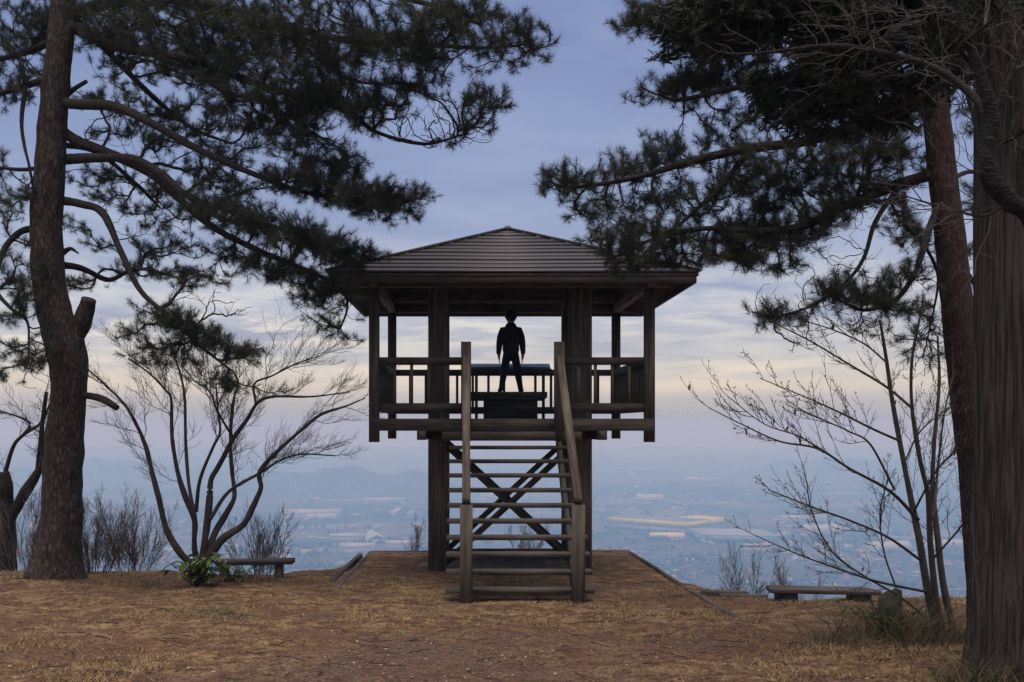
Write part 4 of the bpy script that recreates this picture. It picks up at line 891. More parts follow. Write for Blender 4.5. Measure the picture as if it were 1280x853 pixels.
def evergreen(name, label, px, py, d, rx, h, nst, seed, size=(0.12, 0.19)):
    r_ = np.random.default_rng(seed); b = P(px, py, d); b[2] = float(gz(b[0], b[1])) - 0.02
    root = empty(name, b, label, 'shrub')
    for s in range(nst):
        a = r_.uniform(0, 2 * math.pi); rr = r_.uniform(0.2, 1) * rx; top = b + np.array([math.cos(a) * rr, math.sin(a) * rr * 0.7, h * r_.uniform(0.5, 1)])
        o0 = b + np.array([math.cos(a), math.sin(a), 0]) * 0.06 * rr
        pts = np.array([o0, (o0 + top) / 2 + [0, 0, 0.05], top]); limb_mesh('stem', pts, [0.008, 0.006, 0.004], TWIG_S, root, 5, 0.08)
        for k in range(8):
            al = a + k * 2.4 + r_.normal(0, 0.5); pz = top + (b - top) * (0.0 if k < 4 else r_.uniform(0.1, 0.65))
            leaf_at('leaf', pz, (math.cos(al), math.sin(al), r_.uniform(-0.6, 0.55)), r_.uniform(*size) * r_.uniform(0.6, 1.0), LEAF, root)
evergreen('evergreen_shrub', 'low leafy evergreen shrub with yellow green leaves round the maple base', 246, 708, 16.4, 0.55, 0.50, 24, 4, (0.15, 0.24))
evergreen('evergreen_shrub', 'small leafy evergreen shrub sprouting beside the short bench near the maple', 290, 716, 17.0, 0.42, 0.26, 10, 6, (0.12, 0.18))
evergreen('evergreen_shrub', 'small dark leafy evergreen sprouting around the mossy stump', 1112, 775, 11.3, 0.55, 0.45, 9, 8, (0.1, 0.16))

def bush(px, py, d, w, h, n, seed, label, stems=9, group='bare brush on the slope below the edge'):
    r_ = np.random.default_rng(seed); s = F / d; b = P(px, py, d); st = []
    gzb = float(gz(b[0], b[1])); base = np.array([b[0], b[1], gzb - 0.1]); H = h / s + (b[2] - base[2]); W = w / s
    for i in range(stems):
        a = r_.uniform(-1, 1); dy = r_.uniform(-0.5, 0.5) * W; o0 = base + [a * W * 0.25, dy * 0.3, 0]; e = base + [a * W * 0.85, dy, H * r_.uniform(0.7, 1.0)]
        m1 = o0 * 0.5 + e * 0.5 + r_.normal(0, 0.05, 3); st.append((np.array([o0, o0 * 0.75 + m1 * 0.25 + r_.normal(0, .03, 3), m1, e]), np.array([0.008, 0.0065, 0.005, 0.003])))
    c = base + [0, 0, H * 0.66]; pd = [(CX + c[0] / c[1] * F, HY - (c[2] - EYE) / c[1] * F, c[1], w, H * 0.36 * s, 0, n)]
    bare_tree('bare_shrub', label, 'shrub', base, st, pd, seed, TWIG_B, group, rt=0.0022, ram=[(10, 0.40 * H, 30, 0.25, 0.0036), (7, 0.22 * H, 32, 0.15, 0.0024), (4, 0.10 * H, 34, 0.2, 0.0015)], rk=dict(flat=0.8, up=0.10, jit=0.025))
bush(118, 712, 18.6, 62, 84, 420, 201, 'dense grey brown leafless bush between the old pine and the maple', 22)
bush(168, 712, 19.2, 55, 80, 380, 205, 'leafless bush with upright twigs close behind the maple stems', 18)
bush(28, 712, 18.8, 36, 84, 200, 206, 'leafless thicket half hidden behind the old pine trunk', 9)
bush(322, 712, 19.0, 48, 70, 320, 202, 'leafless bush with fine twigs rising behind the short bench', 14)
bush(514, 700, 23.6, 16, 50, 40, 203, 'small bare sapling at the far edge of the terrace beside a main post', 4)
bush(650, 700, 24.0, 46, 42, 100, 204, 'low bare brush seen through the open stair treads', 8)
bush(934, 744, 17.6, 42, 50, 80, 207, 'thin bare brush below the edge between terrace and plank bench', 7)
bush(1000, 746, 17.4, 34, 34, 50, 208, 'thin bare brush just behind the plank bench', 6)

def forked_tree():
    d = 19.2
    T = lambda pts, w0, w1, d1=d, d0=d: trace(pts, d0, d1, w0, w1)
    stems = [T([(6, 730), (8, 690), (10, 655), (6, 620), (3, 590)], [30, 22, 20, 20, 17], 0), T([(10, 655), (24, 628), (44, 596), (54, 575), (52, 540), (58, 490)], 15, 4), T([(4, 600), (16, 560), (28, 545), (52, 528), (62, 505)], 6, 2), T([(46, 590), (50, 550), (56, 510)], 5, 2), T([(28, 545), (38, 530), (20, 520), (0, 515)], 4, 1.5)]
    pads = [(40, 500, d, 40, 30, 0, 70), (15, 530, d, 30, 24, 0, 50), (60, 540, d, 30, 30, 0, 40), (125, 560, d - 1, 40, 30, 10, 60)]
    bare_tree('forked_tree', 'crooked forked bare tree with a thick limb behind the old pine trunk', 'tree', P(8, 722, d), stems, pads, 120, LIMB_BARK, rt=0.003, ram=[(8, 0.7, 42, 0.4, 0.006), (6, 0.4, 40, 0.2, 0.0035), (4, 0.2, 38, 0.2, 0.0022)], rk=dict(flat=0.8, up=-0.05))
forked_tree()
def cherry():
    d = 7.4
    T = lambda pts, w0, w1, d1=d, d0=d: trace(pts, d0, d1, w0, w1)
    g0 = np.array([3.98, d, float(gz(3.98, d)) - 0.1]); g1 = np.array([3.92, d, 2.6])
    pt, rt_ = trace([(1296, 300), (1262, 252), (1240, 226), (1234, 196), (1240, 150), (1226, 95), (1208, 45), (1192, -10), (1180, -70)], d, d - 0.2, [26, 25, 24, 20, 17, 15, 13, 11, 8], 0)
    stems = [(np.vstack([g0, g1, pt]), np.concatenate([[0.13, 0.11], rt_])),
             T([(1242, 160), (1220, 125), (1190, 98), (1150, 78), (1105, 66), (1060, 58), (1020, 58), (960, 66), (920, 68)], 12, 3, d + 1.2), T([(1222, 85), (1200, 60), (1235, 30), (1260, 0)], 8, 3, d - 0.4), T([(1206, 40), (1186, 10), (1150, 22), (1120, 20)], 6, 2, d + 0.4),
             T([(1234, 205), (1218, 150), (1205, 110), (1190, 98)], 7, 3, d + 0.5), T([(1240, 180), (1270, 170), (1300, 150)], 10, 4, d - 0.3), T([(1262, 252), (1230, 270), (1190, 262), (1130, 245)], 5, 1.5, d - 0.5), T([(1245, 140), (1265, 90), (1280, 40)], 9, 4), T([(1120, 66), (1090, 40), (1060, 36)], 4, 1.5, d + 0.8, d + 0.5)]
    pads = [(1180, 60, d, 90, 50, 0, 130), (1230, 130, d - 0.3, 50, 60, 0, 90), (1060, 60, d + 0.8, 100, 30, 0, 60), (1190, 220, d - 0.3, 80, 60, 0, 70), (1250, 40, d, 40, 40, 0, 50), (1130, 180, d + 0.2, 60, 50, 0, 30), (1240, 320, d - 0.2, 50, 50, 0, 40)]
    bare_tree('bare_cherry', 'crooked leafless cherry with pale ringed bark crossing in front of the cedar', 'tree', g0, stems, pads, 131, CHERRY, rt=0.0017, ram=[(9, 0.75, 48, 0.2, 0.0048), (5, 0.4, 45, 0.15, 0.0028), (3, 0.14, 45, 0.2, 0.0017)], rk=dict(flat=0.9, up=0.02))
cherry()

# ------------------------------------------------------------------ stump, benches
def stump():
    d = 11.3; b = P(1113, 788, d); b[2] = float(gz(b[0], b[1])) - 0.05
    MOSS = mat('mossy rotten wood', (0.035, 0.04, 0.022), 0.95, 0.4, (9, 9, 9), 0.02, (20, 20, 8), col2=(0.07, 0.06, 0.04))
    n, S = 16, 24; H = 0.56; v = []
    for i in range(n):
        t = i / (n - 1)
        for j in range(S):
            a = j / S * 2 * math.pi; r = 0.125 * (1 + 0.5 * math.exp(-t * 7) + 0.12 * math.sin(3 * a + 1) + 0.05 * mnoise.noise(Vector((math.cos(a) * 3, math.sin(a) * 3, t * 4))))
            top = H * (0.86 + 0.14 * math.cos(a - 0.6) + 0.09 * mnoise.noise(Vector((math.cos(a) * 4, math.sin(a) * 4, 3))))
            v.append((r * math.cos(a) * (1 - 0.1 * t), r * math.sin(a) * (1 - 0.1 * t), t * top))
    v.append((0, 0, H * 0.78)); q = [(i * S + j, i * S + (j + 1) % S, (i + 1) * S + (j + 1) % S, (i + 1) * S + j) for i in range(n - 1) for j in range(S)]
    t3 = [((n - 1) * S + j, (n - 1) * S + (j + 1) % S, n * S) for j in range(S)]
    o = mobj('tree_stump', np_mesh('tree_stump', v, [q, t3], True, [MOSS]), None, Matrix.Translation(Vector(b))); tag(o, 'short mossy rotten tree stump with slanting broken top', 'stump')
stump()
def plank_bench():
    y = 15.3; x0, x1 = (959 - CX) / F * y, (1094 - CX) / F * y; z = EYE - (736 - HY) / F * y
    g_ = float(gz((x0 + x1) / 2, y)); root = empty('plank_bench', ((x0 + x1) / 2, y, g_), 'low grey weathered plank bench on short blocks at the edge beyond the terrace', 'bench')
    for i in range(3):
        beam('seat_plank', (x0 + 0.02 * i, y - 0.17 + 0.155 * i, z - 0.005 * i), (x1 - 0.03 * i, y - 0.17 + 0.155 * i, z - 0.03 - 0.004 * i), 0.148, 0.06, WOOD_G, root)
    for x in (x0 + 0.26, x1 - 0.24):
        beam('support_block', (x - 0.12, y - 0.02, (z + float(gz(x, y))) / 2 - 0.07), (x + 0.12, y - 0.02, (z + float(gz(x, y))) / 2 - 0.07), 0.34, max(0.08, z - float(gz(x, y)) - 0.02 + 0.06), WOOD, root)
plank_bench()
def short_bench():
    y = 18.0; x0, x1 = (272 - CX) / F * y, (367 - CX) / F * y; z = EYE - (703 - HY) / F * y
    root = empty('short_bench', ((x0 + x1) / 2, y, float(gz((x0 + x1) / 2, y))), 'dark backless timber bench partly hidden behind the maple base', 'bench')
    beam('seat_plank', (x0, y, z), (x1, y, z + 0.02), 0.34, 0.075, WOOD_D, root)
    for x in (x0 + 0.12, x1 - 0.24):
        beam('leg', (x, y, float(gz(x, y)) - 0.15), (x, y, z - 0.045), 0.12, 0.22, WOOD, root)
short_bench()

# ------------------------------------------------------------------ litter and dry grass on the ground
def pnoise(X, Y, s, o=0.0):
    return np.array([mnoise.noise(Vector((x * s + o, y * s, o))) for x, y in zip(X, Y)])
def scatter(n, seed, dmin=6.5, dmax=19.0):
    r_ = np.random.default_rng(seed); d = dmin * (dmax / dmin) ** r_.uniform(0, 1, n); X = r_.uniform(-0.50, 0.56, n) * d
    k = d < edgeD(X) + 0.3
    return X[k], d[k], r_
def dry_grass():
    X, Y, r_ = scatter(170000, 41); s = pnoise(X, Y, 0.8, 3) + 0.6 * pnoise(X, Y, 2.6, 9)
    edge = np.exp(-((Y - edgeD(X)) / 1.2) ** 2)
    path = np.exp(-((X - (-0.4 + 0.02 * Y)) / 2.2) ** 2) * (Y < 12.5)
    k = (s + 0.35 * edge - 0.7 * path + r_.normal(0, 0.16, len(X))) > 0.2; X, Y = X[k], Y[k]
    keep = ~((X > -0.4) & (X < 1.75) & (Y > 14.8)); X, Y = X[keep], Y[keep]
    n = len(X); Z = gz(X, Y); h = r_.uniform(0.02, 0.06, n); a = r_.uniform(0, 2 * math.pi, n); ln = r_.uniform(0.4, 2.2, n) * h; w = 0.0042
    p = np.stack([X, Y, Z - 0.005], 1); sd = np.stack([np.sin(a + 1.57), np.cos(a + 1.57), 0 * a], 1) * w; tip = p + np.stack([np.sin(a) * ln, np.cos(a) * ln, h], 1)
    v = np.empty((n, 3, 3), np.float32); v[:, 0] = p - sd; v[:, 1] = p + sd; v[:, 2] = tip
    G = mat('straw grass', (0.25, 0.17, 0.075), 0.9, 0.5, (1.4, 1.4, 1.4), col2=(0.38, 0.26, 0.115)); G2 = mat('brown dead grass', (0.13, 0.085, 0.045), 0.9, 0.4, (3, 3, 3)); G3 = mat('green grass tufts', (0.07, 0.10, 0.03), 0.8, 0.3, (3, 3, 3))
    green = (pnoise(X, Y, 1.1, 20) > 0.52); mi = np.where(green, 2, (r_.random(n) < 0.35).astype(int))
    o = mobj('dry_grass', np_mesh('dry_grass', v.reshape(-1, 3), [np.arange(n * 3).reshape(-1, 3)], False, [G, G2, G3], mi)); tag(o, 'short straw coloured dry grass over the hilltop', 'grass', None, 'stuff')
dry_grass()
def litter():
    X, Y, r_ = scatter(120000, 43); n = len(X); Z = gz(X, Y) + r_.uniform(0.004, 0.016, n); a = r_.uniform(0, 2 * math.pi, n); ln = r_.uniform(0.04, 0.10, n); w = 0.003
    d = np.stack([np.sin(a), np.cos(a), r_.normal(0, 0.12, n)], 1); sd = np.stack([np.cos(a), -np.sin(a), 0 * a], 1) * w; p = np.stack([X, Y, Z], 1)
    v = np.empty((n, 3, 3), np.float32); v[:, 0] = p - sd; v[:, 1] = p + sd; v[:, 2] = p + d * ln[:, None]
    A = mat('fallen needles red', (0.13, 0.066, 0.038), 0.9, 0.4, (5, 5, 5)); B = mat('fallen needles dark', (0.06, 0.035, 0.025), 0.9, 0.4, (5, 5, 5))
    o = mobj('needle_litter', np_mesh('needle_litter', v.reshape(-1, 3), [np.arange(n * 3).reshape(-1, 3)], False, [A, B], (r_.random(n) < 0.45).astype(int))); tag(o, 'fallen rusty pine needles strewn over the ground', 'litter', None, 'stuff')
    # fallen leaves, twigs and stones
    X, Y, r_ = scatter(5200, 45); n = len(X); V, Q, MI = [], [], []
    base = np.array([(-.5, 0, .1), (0, -.25, 0), (.5, 0, .14), (0, .25, .05)]); 
    for i in range(n):
        a = r_.uniform(0, 6.28); s = r_.uniform(0.02, 0.06); c, t = math.cos(a), math.sin(a)
        R_ = base * s * r_.uniform(0.6, 1.2, 3); V.append(np.stack([R_[:, 0] * c - R_[:, 1] * t + X[i], R_[:, 0] * t + R_[:, 1] * c + Y[i], R_[:, 2] + float(gz(X[i], Y[i])) + 0.014], 1)); Q.append(np.arange(4) + 4 * i); MI.append(0 if r_.random() < 0.55 else (1 if r_.random() < 0.7 else 2))
    L1 = mat('fallen leaf brown', (0.16, 0.085, 0.045), 0.8, 0.4, (4, 4, 4)); L2 = mat('fallen leaf dark', (0.05, 0.03, 0.022), 0.8, 0.4, (4, 4, 4)); L3 = mat('fallen leaf pale', (0.34, 0.27, 0.19), 0.8, 0.2, (4, 4, 4))
    o = mobj('fallen_leaves', np_mesh('fallen_leaves', np.concatenate(V), [np.array(Q)], False, [L1, L2, L3], MI)); tag(o, 'scattered fallen leaves among the needles', 'leaves', None, 'stuff')
    X, Y, r_ = scatter(420, 47); n = len(X); a = r_.uniform(0, 6.28, n); ln = r_.uniform(0.08, 0.4, n); p = np.stack([X, Y, gz(X, Y) + 0.015], 1); d = np.stack([np.cos(a), np.sin(a) , r_.normal(0, .05, n)], 1)
    poly = np.stack([p, p + d * ln[:, None] * 0.5 + r_.normal(0, 0.012, p.shape), p + d * ln[:, None]], 1); v, q = tubes(poly, np.tile([0.006, 0.005, 0.003], (n, 1)), 4)
    o = mobj('fallen_twigs', np_mesh('fallen_twigs', v, [q], False, [TWIG])); tag(o, 'broken dark twigs lying on the ground', 'twigs', None, 'stuff')
litter()
def pebbles():
    X, Y, r_ = scatter(900, 49, 6.5, 14); k = np.abs(X + 0.4) < r_.uniform(0.2, 3.0, len(X)); X, Y = X[k], Y[k]; n = len(X); o8 = np.array([(1, 0, 0), (0, 1, 0), (-1, 0, 0), (0, -1, 0), (0, 0, .7), (0, 0, -.7)]); t8 = np.array([(0, 1, 4), (1, 2, 4), (2, 3, 4), (3, 0, 4), (1, 0, 5), (2, 1, 5), (3, 2, 5), (0, 3, 5)])
    v = (o8[None] * r_.uniform(0.006, 0.02, (n, 1, 1)) * r_.uniform(0.6, 1.3, (n, 6, 3)) + np.stack([X, Y, gz(X, Y) + 0.006], 1)[:, None]).reshape(-1, 3); t = (t8[None] + (np.arange(n) * 6)[:, None, None]).reshape(-1, 3)
    o = mobj('gravel', np_mesh('gravel', v, [t], True, [mat('grey pebbles', (0.2, 0.17, 0.15), 0.8, 0.5, (30, 30, 30)), mat('pale pebbles', (0.42, 0.39, 0.35), 0.8, 0.2, (9, 9, 9))], np.repeat((r_.random(n) < 0.12).astype(int), 8))); tag(o, 'small loose pebbles on the trodden path', 'gravel', None, 'stuff')
pebbles()
def undergrowth():
    r_ = np.random.default_rng(61); polys = []
    for (px, py, d, wx, wy, n, h0, h1) in [(1140, 792, 11.1, 0.55, 0.35, 900, 0.08, 0.42), (1060, 802, 10.8, 0.55, 0.25, 420, 0.03, 0.14), (1225, 850, 9.0, 0.35, 0.3, 380, 0.05, 0.3), (840, 752, 15.2, 0.6, 0.3, 120, 0.03, 0.1), (20, 716, 16.8, 0.9, 0.3, 260, 0.04, 0.18), (185, 716, 16.6, 0.6, 0.25, 200, 0.04, 0.16), (300, 718, 17.2, 0.7, 0.3, 200, 0.04, 0.18), (1150, 752, 14.6, 0.8, 0.4, 260, 0.04, 0.16)]:
        b = P(px, py, d); x = b[0] + r_.normal(0, wx * 0.6, n); y = d + r_.normal(0, wy * 0.6, n); k = y < edgeD(x); x, y = x[k], y[k]; m_ = len(x)
        p0 = np.stack([x, y, gz(x, y) - 0.01], 1); h = r_.uniform(h0, h1, m_); a = r_.uniform(0, 6.28, m_); l = h * r_.uniform(0.3, 1.6, m_)
        tip = p0 + np.stack([np.cos(a) * l, np.sin(a) * l, h], 1); mid = p0 * 0.5 + tip * 0.5 + np.stack([0 * h, 0 * h, h * 0.18], 1) + r_.normal(0, 0.01, (m_, 3)); polys.append(np.stack([p0, mid, tip], 1))
    polys = np.concatenate(polys); v, q = tubes(polys, np.tile([0.0032, 0.0026, 0.001], (len(polys), 1)), 3); mi = np.repeat(r_.integers(0, 3, len(polys)), 6)
    U = [mat('dead stalks', (0.16, 0.11, 0.06), 0.9, 0.4), mat('dark dead stalks', (0.07, 0.05, 0.035), 0.9, 0.4), mat('olive stalks', (0.085, 0.085, 0.04), 0.9, 0.4)]
    o = mobj('undergrowth', np_mesh('undergrowth', v, [q], False, U, mi)); tag(o, 'tangled dead stalks and undergrowth along the edge', 'undergrowth', None, 'stuff')
undergrowth()
def sapling(px, py, d, top, seed, label):
    b = P(px, py, d); b[2] = float(gz(b[0], b[1])) - 0.05; r_ = np.random.default_rng(seed); e = P(*top); st = [(np.array([b, b * 0.6 + e * 0.4 + r_.normal(0, .05, 3), e]), np.array([0.011, 0.008, 0.003]))]
    c = (b + e * 2) / 3; s_ = F / d
    bare_tree('bare_sapling', label, 'sapling', b, st, [(CX + c[0] / c[1] * F, HY - (c[2] - EYE) / c[1] * F, c[1], 40, 60, 0, 26)], seed, TWIG_S, 'thin saplings by the cedar', rt=0.0016, ram=[(8, 0.5, 38, 0.3, 0.0028), (4, 0.2, 40, 0.2, 0.0018)], rk=dict(up=0.1))
sapling(1216, 850, 8.7, (1214, 640, 8.6), 301, 'thin bare sapling standing upright against the cedar trunk')
sapling(1196, 848, 8.8, (1290, 690, 8.4), 302, 'thin bare sapling slanting across the cedar trunk')
beam_root = empty('timber_step', (4.05, 16.6, float(gz(4.05, 16.6))), 'short timber step set in the slope beside the plank bench', 'step')
beam('step_board', (3.55, 16.6, float(gz(3.75, 16.6)) + 0.04), (4.25, 16.6, float(gz(3.75, 16.6)) + 0.03), 0.12, 0.12, WOOD_G, beam_root)
beam('step_board', (3.75, 16.2, float(gz(3.95, 16.2)) + 0.02), (4.45, 16.2, float(gz(3.95, 16.2)) + 0.01), 0.12, 0.12, WOOD_G, beam_root)

# ------------------------------------------------------------------ the valley
PZ = EYE - 300.0
def field_mat():
    m = bpy.data.materials.new('valley fields'); m.use_nodes = True
    nt = m.node_tree; N = nt.nodes; L = nt.links; b = N['Principled BSDF']; b.inputs['Roughness'].default_value = 0.95; b.inputs['Specular IOR Level'].default_value = 0.1
    tc = N.new('ShaderNodeTexCoord'); mp = N.new('ShaderNodeMapping'); mp.inputs['Scale'].default_value = (1 / 210, 1 / 150, 1); mp.inputs['Rotation'].default_value = (0, 0, 0.22); L.new(tc.outputs['Object'], mp.inputs[0])
    v = N.new('ShaderNodeTexVoronoi'); v.distance = 'CHEBYCHEV'; v.inputs['Scale'].default_value = 1; v.inputs['Randomness'].default_value = 0.8; L.new(mp.outputs[0], v.inputs[0])
    s = N.new('ShaderNodeSeparateColor'); L.new(v.outputs['Color'], s.inputs[0])
    r = N.new('ShaderNodeValToRGB'); r.color_ramp.interpolation = 'CONSTANT'; e = r.color_ramp.elements
    st = [(0, (0.075, 0.075, 0.045)), (0.18, (0.12, 0.10, 0.07)), (0.36, (0.05, 0.062, 0.037)), (0.52, (0.15, 0.125, 0.09)), (0.68, (0.085, 0.078, 0.06)), (0.82, (0.11, 0.095, 0.075)), (0.93, (0.19, 0.18, 0.165))]
    e[0].position = 0; e[0].color = st[0][1] + (1,); e[1].position = st[1][0]; e[1].color = st[1][1] + (1,)
    for p_, c_ in st[2:]: k = e.new(p_); k.color = c_ + (1,)
    L.new(s.outputs[0], r.inputs[0])
    n = N.new('ShaderNodeTexNoise'); n.inputs['Scale'].default_value = 0.0011; n.inputs['Detail'].default_value = 8; n.inputs['Roughness'].default_value = 0.65; L.new(tc.outputs['Object'], n.inputs[0])
    r2 = N.new('ShaderNodeValToRGB'); r2.color_ramp.elements[0].position = 0.50; r2.color_ramp.elements[0].color = (0, 0, 0, 1); r2.color_ramp.elements[1].position = 0.56; r2.color_ramp.elements[1].color = (1, 1, 1, 1); L.new(n.outputs[0], r2.inputs[0])
    mx = N.new('ShaderNodeMix'); mx.data_type = 'RGBA'; L.new(r2.outputs[0], mx.inputs[0]); L.new(r.outputs[0], mx.inputs[6]); mx.inputs[7].default_value = (0.045, 0.05, 0.032, 1); hv = N.new('ShaderNodeHueSaturation'); hv.inputs['Value'].default_value = 0.7; L.new(mx.outputs[2], hv.inputs['Color']); L.new(hv.outputs[0], b.inputs['Base Color'])
    return m
gxs = np.linspace(-9000, 9000, 61); gys = np.linspace(250, 14500, 61); AX, AY = np.meshgrid(gxs, gys)
AZ = np.full_like(AX, PZ) + 3.0 * np.sin(AX / 700) * np.sin(AY / 900) - 3
i0 = (np.arange(60)[:, None] * 61 + np.arange(60)[None, :]).ravel()
plain = mobj('valley_plain', np_mesh('valley_plain', np.stack([AX.ravel(), AY.ravel(), AZ.ravel()], 1), [np.stack([i0, i0 + 1, i0 + 62, i0 + 61], 1)], True, [field_mat()]))
tag(plain, 'flat valley floor of fields fading into blue haze', None, None, 'structure')
def V(px, py):
    d = 300.0 * F / (py - HY); return np.array([(px - CX) / F * d, d])
HILL = mat('wooded hillside', (0.045, 0.05, 0.032), 0.95, 0.4, (0.02, 0.02, 0.02))
def hill(px0, px1, py_base, py_top, seed, label, depth=900):
    c = V((px0 + px1) / 2, py_base); d = c[1]; w = (px1 - px0) / F * d; H = (py_base - py_top) / F * d
    n, m_ = 70, 24; vs = []
    for j in range(m_):
        for i in range(n):
            u = i / (n - 1); t = j / (m_ - 1); env = math.sin(math.pi * u) ** 0.45 * math.sin(math.pi * t) ** 0.8
            hh = env * (0.62 + 0.55 * mnoise.noise(Vector((u * 5 + seed, t * 2.2, seed))) + 0.22 * mnoise.noise(Vector((u * 14, t * 5, seed))) + 0.10 * mnoise.noise(Vector((u * 42, t * 12, seed + 3))))
            vs.append(((u - 0.5) * w, (t - 0.1) * depth, -4 + max(hh, 0) * H * 1.12))
    q = [(j * n + i, j * n + i + 1, (j + 1) * n + i + 1, (j + 1) * n + i) for j in range(m_ - 1) for i in range(n - 1)]
    o = mobj('hills', np_mesh('hills', vs, [q], True, [HILL]), None, Matrix.Translation((c[0], d, PZ))); tag(o, label, None, None, 'structure')
hill(250, 600, 622, 586, 1, 'low wooded ridge rising from the valley floor beyond the maple')
hill(980, 1240, 596, 572, 5, 'low wooded ridge far beyond the coppiced shrub', 1200)
hill(-120, 260, 600, 580, 9, 'faint long ridge far beyond the old pine', 1500)
# buildings -------------------------------------------------------
WALLS = [mat('pale house wall', (0.26, 0.25, 0.235), 0.9, 0.1), mat('cream house wall', (0.32, 0.27, 0.22), 0.9, 0.1), mat('grey house wall', (0.2, 0.2, 0.21), 0.9, 0.1)]
ROOFS = {'grey': mat('grey roof tiles', (0.09, 0.09, 0.10), 0.7, 0.2), 'blue': mat('blue roof tiles', (0.08, 0.11, 0.18), 0.6, 0.2), 'red': mat('red roof tiles', (0.30, 0.13, 0.10), 0.7, 0.2), 'white': mat('white metal roof', (0.25, 0.262, 0.275), 0.5, 0.1), 'brown': mat('brown roof tiles', (0.12, 0.085, 0.065), 0.7, 0.2)}
WINM = mat('dark window glass', (0.04, 0.05, 0.06), 0.2, 0.1)
def house_mesh(w, l, h, rh, wm, rm, name='house', hip=False):
    a, b = w / 2, l / 2; o_ = 0.5; ridge = b * (0.5 if hip else 1.0)
    v = [(-a, -b, 0), (a, -b, 0), (a, b, 0), (-a, b, 0), (-a, -b, h), (a, -b, h), (a, b, h), (-a, b, h), (-a - o_, -b - o_, h - .15), (a + o_, -b - o_, h - .15), (a + o_, b + o_, h - .15), (-a - o_, b + o_, h - .15), (0, -ridge - (0 if hip else o_), h + rh), (0, ridge + (0 if hip else o_), h + rh)]
    q = [(0, 1, 5, 4), (1, 2, 6, 5), (2, 3, 7, 6), (3, 0, 4, 7), (9, 10, 13, 12), (11, 8, 12, 13), (8, 11, 10, 9)]; t = [(8, 9, 12), (10, 11, 13)]; mi = [0, 0, 0, 0, 1, 1, 1]; mt = [1, 1] if hip else [0, 0]
    for k in range(3):                                   # windows, set proud of the long wall
        y0 = -b + l * (k + 0.5) / 3 - 0.7
        for sx in (-1, 1):
            n = len(v); X = sx * (a + 0.06); v += [(X, y0, h * .4), (X, y0 + 1.4, h * .4), (X, y0 + 1.4, h * .75), (X, y0, h * .75)]; q.append((n, n + 1, n + 2, n + 3)); mi.append(2)
    return np_mesh(name, v, [q, t], False, [wm, rm, WINM], mi + mt)
hm = {}
hr = np.random.default_rng(77)
for rn, rm in ROOFS.items():
    hm[rn] = [house_mesh(9, 12, 5.6, 2.6, WALLS[0], rm, hip=True), house_mesh(8, 10, 5.0, 2.2, WALLS[1], rm), house_mesh(11, 16, 6.5, 2.4, WALLS[2], rm)]
HL = {'grey': 'small grey roofed house in the hazy valley town', 'blue': 'small blue roofed house in the hazy valley town', 'red': 'small red roofed house in the hazy valley town', 'white': 'small white roofed building in the hazy valley town', 'brown': 'small brown roofed house in the hazy valley town'}
names = list(ROOFS); prob = [0.42, 0.2, 0.1, 0.12, 0.16]
cnt = 0
while cnt < 290:
    if hr.random() < 0.82: px, py = hr.uniform(745, 1215), hr.uniform(686, 752)
    else: px, py = (hr.uniform(380, 540), hr.uniform(660, 692)) if hr.random() < 0.5 else (hr.uniform(560, 720), hr.uniform(640, 690))
    x, y = V(px, py)
    if y < 1750: continue
    rn = names[hr.choice(5, p=prob)]; o = bpy.data.objects.new('house', hm[rn][hr.integers(3)]); s = hr.uniform(0.9, 1.5)
    put(o, None, Matrix.Translation((x, y, PZ - 0.5)) @ Matrix.Rotation(hr.choice([0.2, 1.77]) + hr.normal(0, 0.15), 4, 'Z') @ Matrix.Scale(s, 4)); tag(o, HL[rn], 'house', rn + ' roofed houses of the valley town'); cnt += 1
def far_town():
    v, q, mi = [], [], []; n = 0; r_ = np.random.default_rng(79)
    for i in range(2000):
        py = 556 + 150 * r_.random() ** 0.8; px = r_.uniform(60, 1240); x, y = V(px, py)
        if math.sin(x / 420 + 1) * math.sin(y / 560) + r_.normal(0, 0.45) < 0.1: continue
        if y < 2300 or y > 11000: continue
        w, l, h = r_.uniform(6, 16), r_.uniform(8, 26), r_.uniform(4, 8); big = r_.random() < 0.012
        if big: w, l, h = r_.uniform(25, 60), r_.uniform(50, 140), r_.uniform(7, 13)
        a = r_.choice([0.2, 1.77]); c, s = math.cos(a), math.sin(a)
        for z in (0, h):
            for ux, uy in ((-1, -1), (1, -1), (1, 1), (-1, 1)): v.append((x + (ux * w * c - uy * l * s) / 2, y + (ux * w * s + uy * l * c) / 2, PZ - 1 + z))
        for uy in (-1, 1): v.append((x - uy * l * s / 2, y + uy * l * c / 2, PZ - 1 + h + w * 0.22))
        b = n; q += [(b, b + 1, b + 5, b + 4), (b + 1, b + 2, b + 6, b + 5), (b + 2, b + 3, b + 7, b + 6), (b + 3, b, b + 4, b + 7), (b + 5, b + 6, b + 9, b + 8), (b + 7, b + 4, b + 8, b + 9)]
        k = 1 + (3 if big else int(r_.choice(5, p=prob))); mi += [0, 0, 0, 0, k, k]; n += 10
    o = mobj('far_town', np_mesh('far_town', v, [q], False, [WALLS[0]] + list(ROOFS.values()), mi)); tag(o, 'distant scattered roofs fading into the haze', 'town', None, 'stuff')
far_town()
